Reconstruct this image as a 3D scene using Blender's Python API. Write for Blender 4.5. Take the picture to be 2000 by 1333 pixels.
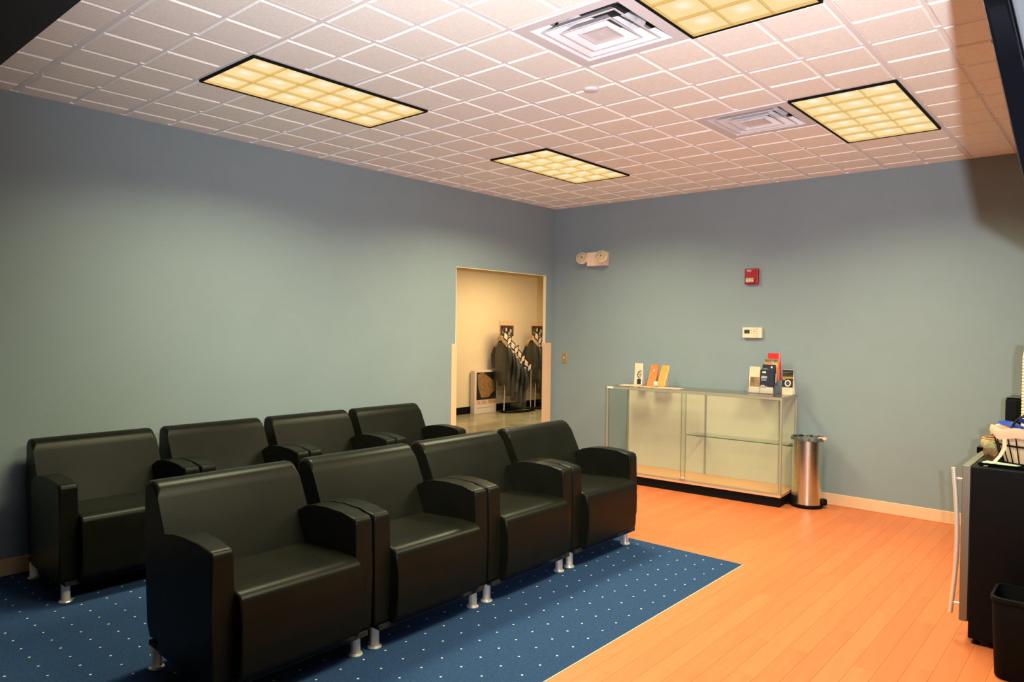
import bpy, bmesh, math, random
from mathutils import Vector, Matrix

for o in list(bpy.data.objects):
    bpy.data.objects.remove(o)
sc = bpy.context.scene
COL = sc.collection
random.seed(7)
PI = math.pi
FT = 0.3048
H = 2.934            # ceiling height
XR = 5.40            # right wall
YN = -8.2            # wall behind the camera
YS = -5.75           # edge of the soffit over the camera

# ------------------------------------------------------------------ camera, light, exposure
cam_d = bpy.data.cameras.new('camera')
cam = bpy.data.objects.new('camera', cam_d); COL.objects.link(cam)
cam_d.sensor_width = 36.0
cam_d.lens = 1397.0289 / 2000.0 * 36.0
cam_d.clip_start = 0.05
R_right = Vector((0.75511, 0.65547, 0.01256))
R_down = Vector((0.02207, -0.00627, -0.99974))
R_fwd = Vector((-0.65522, 0.75519, -0.01920))
CAM = Vector((5.13818, -6.68123, 1.54722))
m = Matrix.Identity(4)
for i in range(3):
    m[i][0] = R_right[i]; m[i][1] = -R_down[i]; m[i][2] = -R_fwd[i]; m[i][3] = CAM[i]
cam.matrix_world = m
sc.camera = cam

sc.view_settings.view_transform = 'Standard'
sc.view_settings.look = 'None'
sc.view_settings.gamma = 1.0
sc.view_settings.use_curve_mapping = False
sc.view_settings.exposure = 0.0

w = bpy.data.worlds.new('world'); sc.world = w
w.use_nodes = True
w.node_tree.nodes['Background'].inputs[0].default_value = (0.6, 0.65, 0.7, 1)
w.node_tree.nodes['Background'].inputs[1].default_value = 0.02
sc.cycles.max_bounces = 8
sc.cycles.diffuse_bounces = 5
sc.cycles.glossy_bounces = 4
sc.cycles.transparent_max_bounces = 16
sc.cycles.caustics_reflective = False
sc.cycles.caustics_refractive = False
sc.cycles.sample_clamp_indirect = 6.0
sc.cycles.use_denoising = True

TROFFER_W = 73.0
TROFFER_C = (0.98, 0.95, 0.56)
FLASH_W = 1000.0
FLASH_C = (0.93, 0.95, 1.0)
HALL_W = 84.0

def grid_x(u): return (u + 5.5755) * FT
def grid_y(v): return (v - 15.6596) * FT

# (u, v) of the near left corner of each 2 ft x 4 ft fixture on the one-foot ceiling grid
LIGHTS = [(-2, 0), (-2, 8), (6, 0), (6, 8)]
VENTS = [(4, 2), (4, 8)]

def area(name, loc, sx, sy, power, col, spread, rot=(0, 0, 0)):
    d = bpy.data.lights.new(name, 'AREA'); d.shape = 'RECTANGLE'
    d.size = sx; d.size_y = sy; d.energy = power; d.color = col; d.spread = spread
    o = bpy.data.objects.new(name, d); COL.objects.link(o)
    o.location = loc; o.rotation_euler = rot
    return o

for (u, v), k in zip(LIGHTS, (0.80, 1.0, 1.0, 1.0)):
    area('troffer_lamp', (grid_x(u + 1), grid_y(v + 2), H - 0.016), 0.5, 1.1, TROFFER_W * k, TROFFER_C, math.radians(148))

fd = bpy.data.lights.new('camera_flash', 'SPOT')
fd.energy = FLASH_W; fd.color = FLASH_C; fd.spot_size = math.radians(100); fd.spot_blend = 1.0
fd.shadow_soft_size = 0.02
fo = bpy.data.objects.new('camera_flash', fd); COL.objects.link(fo)
fo.location = CAM + R_right * 0.17 - R_down * 0.05
fdir = (R_fwd + R_right * 0.12 - R_down * 0.37).normalized()
fo.rotation_euler = fdir.to_track_quat('-Z', 'Y').to_euler()

area('hall_lamp', (-2.1, 2.6, 2.68), 1.2, 1.2, HALL_W, (1.0, 0.76, 0.42), math.radians(170))

# ------------------------------------------------------------------ materials
MATS = {}
def node_mat(name):
    mt = bpy.data.materials.new(name); mt.use_nodes = True
    nt = mt.node_tree
    return mt, nt, nt.nodes['Principled BSDF']

def mat(name, col, rough=0.5, metal=0.0, spec=0.5, noise=None, bump=None, aniso=0.0, coat=0.0):
    """plain or gently mottled material; noise=(scale, amount), bump=(scale, strength, distance)"""
    if name in MATS: return MATS[name]
    mt, nt, b = node_mat(name)
    b.inputs['Base Color'].default_value = (*col, 1)
    b.inputs['Roughness'].default_value = rough
    b.inputs['Metallic'].default_value = metal
    b.inputs['Specular IOR Level'].default_value = spec
    if coat: b.inputs['Coat Weight'].default_value = coat
    if noise or bump:
        tc = nt.nodes.new('ShaderNodeTexCoord')
    if noise:
        n = nt.nodes.new('ShaderNodeTexNoise'); n.inputs['Scale'].default_value = noise[0]; n.inputs['Detail'].default_value = 4
        nt.links.new(tc.outputs['Object'], n.inputs['Vector'])
        r = nt.nodes.new('ShaderNodeMapRange')
        r.inputs['From Min'].default_value = 0.3; r.inputs['From Max'].default_value = 0.7
        r.inputs['To Min'].default_value = 1 - noise[1]; r.inputs['To Max'].default_value = 1 + noise[1]
        nt.links.new(n.outputs['Fac'], r.inputs['Value'])
        mx = nt.nodes.new('ShaderNodeMix'); mx.data_type = 'RGBA'; mx.blend_type = 'MULTIPLY'
        mx.inputs[0].default_value = 1.0
        mx.inputs[6].default_value = (*col, 1)
        nt.links.new(r.outputs['Result'], mx.inputs[7])
        nt.links.new(mx.outputs[2], b.inputs['Base Color'])
    if bump:
        n2 = nt.nodes.new('ShaderNodeTexNoise'); n2.inputs['Scale'].default_value = bump[0]; n2.inputs['Detail'].default_value = 3
        nt.links.new(tc.outputs['Object'], n2.inputs['Vector'])
        bp = nt.nodes.new('ShaderNodeBump'); bp.inputs['Strength'].default_value = bump[1]; bp.inputs['Distance'].default_value = bump[2]
        nt.links.new(n2.outputs['Fac'], bp.inputs['Height'])
        nt.links.new(bp.outputs['Normal'], b.inputs['Normal'])
    MATS[name] = mt
    return mt

def emit_mat(name, col, s):
    mt = bpy.data.materials.new(name); mt.use_nodes = True
    nt = mt.node_tree; nt.nodes.clear()
    e = nt.nodes.new('ShaderNodeEmission'); e.inputs[0].default_value = (*col, 1); e.inputs[1].default_value = s
    o = nt.nodes.new('ShaderNodeOutputMaterial'); nt.links.new(e.outputs[0], o.inputs[0])
    return mt

def glass_mat(name, tint, ior=1.45, rough=0.0, haze=None):
    """thin pane: clear with a mirror reflection by Fresnel; haze=(colour, amount) mixes in a diffuse colour"""
    mt = bpy.data.materials.new(name); mt.use_nodes = True
    nt = mt.node_tree; nt.nodes.clear()
    tr = nt.nodes.new('ShaderNodeBsdfTransparent'); tr.inputs[0].default_value = (*tint, 1)
    gl = nt.nodes.new('ShaderNodeBsdfGlossy'); gl.inputs['Roughness'].default_value = rough
    fr = nt.nodes.new('ShaderNodeFresnel'); fr.inputs[0].default_value = ior
    mx = nt.nodes.new('ShaderNodeMixShader')
    ge = nt.nodes.new('ShaderNodeNewGeometry')
    iv = nt.nodes.new('ShaderNodeMath'); iv.operation = 'SUBTRACT'; iv.inputs[0].default_value = 1.0
    nt.links.new(ge.outputs['Backfacing'], iv.inputs[1])
    ml = nt.nodes.new('ShaderNodeMath'); ml.operation = 'MULTIPLY'
    nt.links.new(fr.outputs[0], ml.inputs[0]); nt.links.new(iv.outputs[0], ml.inputs[1])
    nt.links.new(ml.outputs[0], mx.inputs[0])
    base = tr
    if haze:
        df = nt.nodes.new('ShaderNodeBsdfDiffuse'); df.inputs[0].default_value = (*haze[0], 1)
        hz = nt.nodes.new('ShaderNodeMixShader'); hz.inputs[0].default_value = haze[1]
        nt.links.new(tr.outputs[0], hz.inputs[1]); nt.links.new(df.outputs[0], hz.inputs[2]); base = hz
    nt.links.new(base.outputs[0], mx.inputs[1]); nt.links.new(gl.outputs[0], mx.inputs[2])
    o = nt.nodes.new('ShaderNodeOutputMaterial'); nt.links.new(mx.outputs[0], o.inputs[0])
    return mt

def wood_mat(name, c1, c2, rough):
    mt, nt, b = node_mat(name)
    tc = nt.nodes.new('ShaderNodeTexCoord'); mp = nt.nodes.new('ShaderNodeMapping')
    mp.inputs['Scale'].default_value = (16, 1.3, 4)
    nt.links.new(tc.outputs['Object'], mp.inputs['Vector'])
    n = nt.nodes.new('ShaderNodeTexNoise'); n.inputs['Scale'].default_value = 2.2; n.inputs['Detail'].default_value = 6
    n.inputs['Distortion'].default_value = 0.6
    nt.links.new(mp.outputs[0], n.inputs['Vector'])
    oi = nt.nodes.new('ShaderNodeObjectInfo')
    ad = nt.nodes.new('ShaderNodeMath'); ad.operation = 'MULTIPLY_ADD'
    nt.links.new(oi.outputs['Random'], ad.inputs[0]); ad.inputs[1].default_value = 0.45
    nt.links.new(n.outputs['Fac'], ad.inputs[2])
    r = nt.nodes.new('ShaderNodeValToRGB')
    r.color_ramp.elements[0].position = 0.35; r.color_ramp.elements[0].color = (*c1, 1)
    r.color_ramp.elements[1].position = 1.0; r.color_ramp.elements[1].color = (*c2, 1)
    nt.links.new(ad.outputs[0], r.inputs[0])
    nt.links.new(r.outputs[0], b.inputs['Base Color'])
    b.inputs['Roughness'].default_value = rough
    b.inputs['Specular IOR Level'].default_value = 0.35
    return mt

def carpet_mat():
    mt, nt, b = node_mat('blue_carpet')
    tc = nt.nodes.new('ShaderNodeTexCoord')
    n = nt.nodes.new('ShaderNodeTexNoise'); n.inputs['Scale'].default_value = 260; n.inputs['Detail'].default_value = 3
    nt.links.new(tc.outputs['Object'], n.inputs['Vector'])
    r = nt.nodes.new('ShaderNodeValToRGB')
    r.color_ramp.elements[0].position = 0.3; r.color_ramp.elements[0].color = (0.012, 0.029, 0.084, 1)
    r.color_ramp.elements[1].position = 0.7; r.color_ramp.elements[1].color = (0.030, 0.070, 0.168, 1)
    nt.links.new(n.outputs['Fac'], r.inputs[0])
    # square pattern of pin dots, 127 mm apart
    sx = nt.nodes.new('ShaderNodeSeparateXYZ'); nt.links.new(tc.outputs['Object'], sx.inputs[0])
    ds = []
    for ax, ph in (('X', 2.612), ('Y', -3.877)):
        a = nt.nodes.new('ShaderNodeMath'); a.operation = 'SUBTRACT'; a.inputs[1].default_value = ph
        nt.links.new(sx.outputs[ax], a.inputs[0])
        p = nt.nodes.new('ShaderNodeMath'); p.operation = 'PINGPONG'; p.inputs[1].default_value = 0.0637
        nt.links.new(a.outputs[0], p.inputs[0]); ds.append(p)
    s = nt.nodes.new('ShaderNodeMath'); s.operation = 'ADD'
    nt.links.new(ds[0].outputs[0], s.inputs[0]); nt.links.new(ds[1].outputs[0], s.inputs[1])
    lt = nt.nodes.new('ShaderNodeMath'); lt.operation = 'LESS_THAN'; lt.inputs[1].default_value = 0.0064
    nt.links.new(s.outputs[0], lt.inputs[0])
    mx = nt.nodes.new('ShaderNodeMix'); mx.data_type = 'RGBA'
    nt.links.new(lt.outputs[0], mx.inputs[0]); nt.links.new(r.outputs[0], mx.inputs[6])
    mx.inputs[7].default_value = (0.72, 0.70, 0.55, 1)
    nt.links.new(mx.outputs[2], b.inputs['Base Color'])
    b.inputs['Roughness'].default_value = 0.95
    b.inputs['Specular IOR Level'].default_value = 0.1
    bp = nt.nodes.new('ShaderNodeBump'); bp.inputs['Strength'].default_value = 0.5; bp.inputs['Distance'].default_value = 0.003
    nt.links.new(n.outputs['Fac'], bp.inputs['Height']); nt.links.new(bp.outputs['Normal'], b.inputs['Normal'])
    return mt

def steel_mat(name, col, rough, scale):
    mt, nt, b = node_mat(name)
    tc = nt.nodes.new('ShaderNodeTexCoord'); mp = nt.nodes.new('ShaderNodeMapping'); mp.inputs['Scale'].default_value = scale
    nt.links.new(tc.outputs['Object'], mp.inputs['Vector'])
    n = nt.nodes.new('ShaderNodeTexNoise'); n.inputs['Scale'].default_value = 6; n.inputs['Detail'].default_value = 4
    nt.links.new(mp.outputs[0], n.inputs['Vector'])
    r = nt.nodes.new('ShaderNodeMapRange'); r.inputs['To Min'].default_value = rough * 0.7; r.inputs['To Max'].default_value = rough * 1.4
    nt.links.new(n.outputs['Fac'], r.inputs['Value']); nt.links.new(r.outputs['Result'], b.inputs['Roughness'])
    b.inputs['Base Color'].default_value = (*col, 1); b.inputs['Metallic'].default_value = 1.0
    return mt

M = {}
M['wall'] = mat('wall_paint', (0.222, 0.270, 0.292), 0.75, bump=(180, 0.25, 0.002), noise=(2.5, 0.02), spec=0.3)
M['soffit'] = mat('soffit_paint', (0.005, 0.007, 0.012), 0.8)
M['tile'] = mat('ceiling_tile_board', (0.95, 0.925, 0.86), 0.95, noise=(140, 0.07), bump=(220, 0.5, 0.003), spec=0.15)
M['tee'] = mat('white_tee', (0.88, 0.84, 0.83), 0.5)
M['plenum'] = mat('plenum_board', (0.5, 0.48, 0.46), 0.9)
M['wood'] = wood_mat('maple_plank', (0.52, 0.126, 0.042), (0.59, 0.162, 0.058), 0.42)
M['woodbase'] = mat('subfloor', (0.30, 0.13, 0.045), 0.7)
M['carpet'] = carpet_mat()
M['trim'] = mat('cream_trim', (0.74, 0.47, 0.29), 0.45)
M['leather'] = mat('black_leather', (0.0068, 0.0068, 0.0046), 0.34, spec=0.10, bump=(260, 0.22, 0.002), noise=(6, 0.15))
M['leather_under'] = mat('black_lining', (0.008, 0.008, 0.008), 0.9)
M['chrome'] = mat('satin_chrome', (0.86, 0.84, 0.82), 0.18, metal=1.0)
M['alu'] = mat('brushed_aluminium', (0.46, 0.44, 0.35), 0.40, metal=0.6)
M['steel'] = steel_mat('brushed_steel', (0.58, 0.64, 0.58), 0.24, (30, 30, 0.6))
M['leg'] = mat('bright_steel_leg', (0.92, 0.84, 0.78), 0.26, metal=0.6)
M['handle'] = mat('polished_handle', (0.82, 0.80, 0.76), 0.3, metal=0.55)
M['steel_door'] = steel_mat('door_steel', (0.24, 0.23, 0.19), 0.5, (2, 2, 60))
M['black'] = mat('black_plastic', (0.003, 0.003, 0.0035), 0.45, spec=0.11)
M['black_gloss'] = mat('black_gloss', (0.002, 0.002, 0.003), 0.14, spec=0.15)
M['black_matte'] = mat('black_matte', (0.004, 0.004, 0.005), 0.75, spec=0.12)
M['kick'] = mat('black_kick', (0.0035, 0.0035, 0.004), 0.6, spec=0.12)
M['bezel'] = mat('bezel_gloss', (0.002, 0.002, 0.003), 0.07, spec=0.5)
M['white'] = mat('white_plastic', (0.72, 0.60, 0.52), 0.4)
M['cream'] = mat('cream_plastic', (0.84, 0.60, 0.44), 0.4)
M['vent'] = mat('white_enamel', (0.74, 0.71, 0.74), 0.4)
M['dark'] = mat('dark_void', (0.006, 0.006, 0.007), 0.9)
M['glass'] = glass_mat('clear_glass', (0.955, 0.975, 0.96))
M['glass_edge'] = mat('green_glass_edge', (0.05, 0.13, 0.09), 0.15)
M['rear_glass'] = glass_mat('brightened_glass', (0.90, 0.93, 0.88), haze=((0.95, 0.84, 0.66), 0.42))  # pale haze mixed into the panes to brighten the case interior
M['acrylic'] = glass_mat('clear_acrylic', (0.90, 0.94, 0.97), haze=((0.6, 0.65, 0.7), 0.10))
M['plastic_sheet'] = glass_mat('plastic_sheet', (0.90, 0.90, 0.86), ior=1.5, rough=0.12, haze=((0.6, 0.56, 0.44), 0.03))
M['bag'] = mat('grey_bin_bag', (0.075, 0.075, 0.075), 0.4, spec=0.4)
M['red'] = mat('red_enamel', (0.30, 0.008, 0.022), 0.35)
M['hall_wall'] = mat('hall_paint', (0.80, 0.67, 0.47), 0.8, noise=(3, 0.02))
M['hall_floor'] = mat('hall_floor_tile', (0.30, 0.29, 0.20), 0.22, noise=(3, 0.25))
M['p_white'] = mat('paper_white', (0.76, 0.64, 0.56), 0.6)
M['p_cream'] = mat('paper_cream', (0.70, 0.48, 0.34), 0.6)
M['p_orange'] = mat('paper_orange', (0.60, 0.18, 0.045), 0.55, noise=(30, 0.15))
M['p_yellow'] = mat('paper_yellow', (0.66, 0.30, 0.05), 0.55, noise=(25, 0.15))
M['p_black'] = mat('paper_black', (0.012, 0.012, 0.014), 0.4)
M['p_navy'] = mat('paper_navy', (0.016, 0.018, 0.040), 0.4)
M['p_red'] = mat('paper_red', (0.68, 0.016, 0.02), 0.4)
M['p_green'] = mat('paper_green', (0.10, 0.13, 0.06), 0.5, noise=(60, 0.6))
M['p_brown'] = mat('paper_brown', (0.27, 0.15, 0.055), 0.6, noise=(18, 0.35))
M['p_grey'] = mat('paper_grey', (0.36, 0.36, 0.36), 0.5, noise=(60, 0.4))
M['p_tan'] = mat('paper_tan', (0.55, 0.36, 0.20), 0.5, noise=(40, 0.35))
M['p_pink'] = mat('paper_pink', (0.60, 0.33, 0.30), 0.5)
M['p_purple'] = mat('paper_violet', (0.07, 0.03, 0.10), 0.4)
M['jacket_a'] = mat('black_jacket_cloth', (0.008, 0.009, 0.009), 0.5, noise=(20, 0.5), bump=(30, 0.6, 0.01))
M['jacket_b'] = mat('dark_green_jacket_cloth', (0.018, 0.022, 0.014), 0.5, noise=(20, 0.4), bump=(30, 0.6, 0.01))
M['jacket_c'] = mat('charcoal_jacket_cloth', (0.045, 0.048, 0.040), 0.5, noise=(20, 0.4), bump=(30, 0.6, 0.01))
M['canvas'] = mat('cream_cloth', (0.70, 0.47, 0.33), 0.9, bump=(120, 0.4, 0.003))
M['wicker'] = mat('straw', (0.40, 0.34, 0.16), 0.8, bump=(90, 1.0, 0.006), noise=(60, 0.4))
M['wicker_dark'] = mat('brown_wicker', (0.30, 0.14, 0.06), 0.7, bump=(90, 1.0, 0.006), noise=(60, 0.5))
M['blue'] = mat('blue_wrapper', (0.020, 0.060, 0.36), 0.25)
M['foam'] = mat('foam_cup', (0.80, 0.54, 0.36), 0.6)
M['pink_edge'] = mat('paper_liner', (0.72, 0.42, 0.34), 0.6)
M['tv_grey'] = mat('grey_housing', (0.060, 0.064, 0.075), 0.5)
M['brass'] = mat('brown_plate', (0.30, 0.20, 0.08), 0.4)
def lamp_mat():
    # warm diffuser with a hot spot of the tubes behind each of the 3 x 6 cells
    mt = bpy.data.materials.new('lamp_glow'); mt.use_nodes = True
    nt = mt.node_tree; nt.nodes.clear()
    tc = nt.nodes.new('ShaderNodeTexCoord'); sx = nt.nodes.new('ShaderNodeSeparateXYZ'); nt.links.new(tc.outputs['Object'], sx.inputs[0])
    cs = []
    for ax, pitch, ph in (('X', 0.0917, 0.0917), ('Y', 0.0968, 0.0)):
        ad = nt.nodes.new('ShaderNodeMath'); ad.operation = 'ADD'; ad.inputs[1].default_value = ph
        nt.links.new(sx.outputs[ax], ad.inputs[0])
        pp = nt.nodes.new('ShaderNodeMath'); pp.operation = 'PINGPONG'; pp.inputs[1].default_value = pitch
        nt.links.new(ad.outputs[0], pp.inputs[0])
        mr = nt.nodes.new('ShaderNodeMapRange'); mr.interpolation_type = 'SMOOTHSTEP'
        mr.inputs['From Min'].default_value = pitch * 0.35; mr.inputs['From Max'].default_value = pitch
        nt.links.new(pp.outputs[0], mr.inputs['Value']); cs.append(mr)
    ml = nt.nodes.new('ShaderNodeMath'); ml.operation = 'MULTIPLY'
    nt.links.new(cs[0].outputs['Result'], ml.inputs[0]); nt.links.new(cs[1].outputs['Result'], ml.inputs[1])
    cr = nt.nodes.new('ShaderNodeValToRGB')
    cr.color_ramp.elements[0].position = 0.0; cr.color_ramp.elements[0].color = (1.0, 0.75, 0.37, 1)
    cr.color_ramp.elements[1].position = 1.0; cr.color_ramp.elements[1].color = (1.0, 0.93, 0.72, 1)
    nt.links.new(ml.outputs[0], cr.inputs[0])
    e = nt.nodes.new('ShaderNodeEmission'); nt.links.new(cr.outputs[0], e.inputs[0]); e.inputs[1].default_value = 1.0
    o = nt.nodes.new('ShaderNodeOutputMaterial'); nt.links.new(e.outputs[0], o.inputs[0])
    return mt
M['lamp'] = lamp_mat()
M['louvre'] = mat('gold_louvre', (0.85, 0.72, 0.45), 0.25, metal=1.0)
M['lens'] = mat('lamp_lens', (0.92, 0.74, 0.50), 0.18, metal=0.5, noise=(90, 0.45), bump=(110, 1.0, 0.02))

# ------------------------------------------------------------------ mesh helpers
def link(name, me, parent=None, loc=None, rot=None):
    o = bpy.data.objects.new(name, me); COL.objects.link(o)
    if parent is not None: o.parent = parent
    if loc is not None: o.location = loc
    if rot is not None: o.rotation_euler = rot
    return o

def bm_obj(name, bm, mt, parent=None, loc=None, rot=None, smooth=False, wn=False):
    bmesh.ops.recalc_face_normals(bm, faces=bm.faces[:])
    me = bpy.data.meshes.new(name); bm.to_mesh(me); bm.free()
    for x in (mt if isinstance(mt, (list, tuple)) else [mt]): me.materials.append(x)
    if smooth:
        for p in me.polygons: p.use_smooth = True
        me.set_sharp_from_angle(angle=math.radians(smooth if smooth is not True else 50))
    o = link(name, me, parent, loc, rot)
    if wn:
        md = o.modifiers.new('wn', 'WEIGHTED_NORMAL'); md.keep_sharp = True; md.weight = 100
    return o

def box(bm, x0, x1, y0, y1, z0, z1, mi=0, bev=0.0, seg=2):
    vs = [bm.verts.new(p) for p in ((x0, y0, z0), (x1, y0, z0), (x1, y1, z0), (x0, y1, z0),
                                    (x0, y0, z1), (x1, y0, z1), (x1, y1, z1), (x0, y1, z1))]
    fs = [bm.faces.new([vs[i] for i in f]) for f in ((3, 2, 1, 0), (4, 5, 6, 7), (0, 1, 5, 4), (1, 2, 6, 5), (2, 3, 7, 6), (3, 0, 4, 7))]
    for f in fs: f.material_index = mi
    if bev:
        es = list({e for f in fs for e in f.edges})
        r = bmesh.ops.bevel(bm, geom=es, offset=bev, segments=seg, profile=0.5, affect='EDGES')
        for f in r['faces']: f.material_index = mi
    return vs

def box_obj(name, x0, x1, y0, y1, z0, z1, mt, parent=None, bev=0.0, seg=2, **k):
    bm = bmesh.new(); box(bm, x0, x1, y0, y1, z0, z1, 0, bev, seg)
    return bm_obj(name, bm, mt, parent, smooth=(40 if bev else False), wn=bool(bev), **k)

def prism(bm, pts, a, b, axis='Y', bev=0.0, seg=3, mi=0):
    """closed outline extruded from a to b; axis Y: pts are (x, z); axis X: (y, z); axis Z: (x, y)"""
    def P(p, t):
        if axis == 'Y': return (p[0], t, p[1])
        if axis == 'X': return (t, p[0], p[1])
        return (p[0], p[1], t)
    va = [bm.verts.new(P(p, a)) for p in pts]; vb = [bm.verts.new(P(p, b)) for p in pts]
    n = len(pts)
    fs = [bm.faces.new(va), bm.faces.new(vb[::-1])]
    for i in range(n):
        fs.append(bm.faces.new((va[i], vb[i], vb[(i + 1) % n], va[(i + 1) % n])))
    for f in fs: f.material_index = mi
    if bev:
        es = list({e for f in fs[:2] for e in f.edges})
        r = bmesh.ops.bevel(bm, geom=es, offset=bev, segments=seg, profile=0.5, affect='EDGES')
        for f in r['faces']: f.material_index = mi

def lathe(bm, prof, n=24, mi=0, cx=0, cy=0, cap=True):
    """prof: (radius, z) from bottom to top"""
    rings = []
    for r, z in prof:
        if r < 1e-6:
            rings.append([bm.verts.new((cx, cy, z))])
        else:
            rings.append([bm.verts.new((cx + r * math.cos(2 * PI * i / n), cy + r * math.sin(2 * PI * i / n), z)) for i in range(n)])
    for A, B in zip(rings[:-1], rings[1:]):
        for i in range(n):
            j = (i + 1) % n
            if len(A) == 1 and len(B) == 1: continue
            if len(A) == 1: f = bm.faces.new((A[0], B[j], B[i]))
            elif len(B) == 1: f = bm.faces.new((A[i], A[j], B[0]))
            else: f = bm.faces.new((A[i], A[j], B[j], B[i]))
            f.material_index = mi
    if cap:
        for rg in (rings[0], rings[-1]):
            if len(rg) > 1:
                f = bm.faces.new(rg); f.material_index = mi

def tube(bm, pts, r, n=10, mi=0, closed=False):
    pts = [Vector(p) for p in pts]
    rings = []; N = len(pts)
    prev = None
    for i, p in enumerate(pts):
        if closed: t = (pts[(i + 1) % N] - pts[i - 1]).normalized()
        else: t = (pts[min(i + 1, N - 1)] - pts[max(i - 1, 0)]).normalized()
        if prev is None:
            up = Vector((0, 0, 1)) if abs(t.z) < 0.9 else Vector((1, 0, 0))
            a = t.cross(up).normalized()
        else:
            a = (prev - t * prev.dot(t)).normalized()
        prev = a
        b = t.cross(a)
        rr = r[i] if isinstance(r, (list, tuple)) else r
        rings.append([bm.verts.new(p + (a * math.cos(2 * PI * k / n) + b * math.sin(2 * PI * k / n)) * rr) for k in range(n)])
    pairs = list(zip(rings[:-1], rings[1:])) + ([(rings[-1], rings[0])] if closed else [])
    for A, B in pairs:
        for k in range(n):
            f = bm.faces.new((A[k], A[(k + 1) % n], B[(k + 1) % n], B[k])); f.material_index = mi
    if not closed:
        for rg in (rings[0], rings[-1]):
            f = bm.faces.new(rg); f.material_index = mi

def quad(bm, pts, mi=0):
    f = bm.faces.new([bm.verts.new(p) for p in pts]); f.material_index = mi
    return f

def thing(name, label, cat, loc=(0, 0, 0), rotz=0.0, group=None):
    o = bpy.data.objects.new(name, None); COL.objects.link(o)
    o.empty_display_size = 0.1
    o.location = loc; o.rotation_euler = (0, 0, rotz)
    o['label'] = label; o['category'] = cat
    if group: o['group'] = group
    return o

def tag(o, label, cat, group=None):
    o['label'] = label; o['category'] = cat
    if group: o['group'] = group
    return o

def struct(o, label=None):
    o['kind'] = 'structure'
    if label: o['label'] = label
    return o

def dup(root, loc, rotz=None, label=None):
    r = root.copy(); COL.objects.link(r); r.location = loc
    if rotz is not None: r.rotation_euler = (0, 0, rotz)
    if label: r['label'] = label
    for ch in list(root.children):
        c = ch.copy(); COL.objects.link(c); c.parent = r
        for g in ch.children:
            d = g.copy(); COL.objects.link(d); d.parent = c
    return r

# ------------------------------------------------------------------ room shell
DY0, DY1, DZ = -1.627, -0.170, 2.150          # doorway in the left wall
T = 0.12
ZT = H + 0.22
bm = bmesh.new()
TL = 0.035
box(bm, -TL, 0, YN, DY0, 0, ZT); box(bm, -TL, 0, DY1, T, 0, ZT); box(bm, -TL, 0, DY0, DY1, DZ, ZT)
struct(bm_obj('wall_left', bm, M['wall']), 'grey-blue painted wall with a doorway opening at its far end')
struct(box_obj('wall_back', 0, XR + T, 0, T, 0, ZT, M['wall']), 'grey-blue painted wall behind the glass display case')
struct(box_obj('wall_right', XR, XR + T, YN, 0, 0, ZT, M['wall']), 'grey-blue wall beside the refrigerator')
struct(box_obj('wall_front', -T, XR + T, YN - T, YN, 0, ZT, M['wall']), 'grey-blue wall behind the camera')
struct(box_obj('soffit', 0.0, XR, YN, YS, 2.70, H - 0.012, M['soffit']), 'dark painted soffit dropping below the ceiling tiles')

# ceiling: board above, tees, tiles with scored pads
ceil = struct(box_obj('ceiling', -T, XR + T, YN - T, T, H + 0.19, H + 0.25, M['plenum']), 'suspended ceiling of white two foot tiles with scored squares')
U0, U1 = -5.5755, XR / FT - 5.5755
V0, V1 = YS / FT + 15.6596 - 0.2, 15.6596
us = [u for u in range(-4, 14, 2) if u < U1]
vs_ = [v for v in range(-4, 17, 2) if V0 < v < V1]
def tee(x0, x1, y0, y1):
    o = box_obj('ceiling_tee', x0, x1, y0, y1, H, H + 0.03, M['tee']); o.parent = ceil
for u in us: tee(grid_x(u) - 0.012, grid_x(u) + 0.012, grid_y(V0), -0.001)
open_ = {(u, v + 2) for u, v in LIGHTS}                # no cross tee runs through a four foot fixture
for v in vs_:
    for u in range(-6, 14, 2):
        if (u, v) in open_: continue
        x0, x1 = max(grid_x(u) + 0.012, 0.001), min(grid_x(u + 2) - 0.012, XR - 0.001)
        if x1 - x0 > 0.05: tee(x0, x1, grid_y(v) - 0.012, grid_y(v) + 0.012)
bm = bmesh.new()
box(bm, 0.0, 0.022, YS, 0.0, H - 0.002, H + 0.02); box(bm, 0.022, XR, -0.022, 0.0, H - 0.002, H + 0.02)
bm_obj('wall_angle', bm, M['tee'], ceil)

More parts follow.
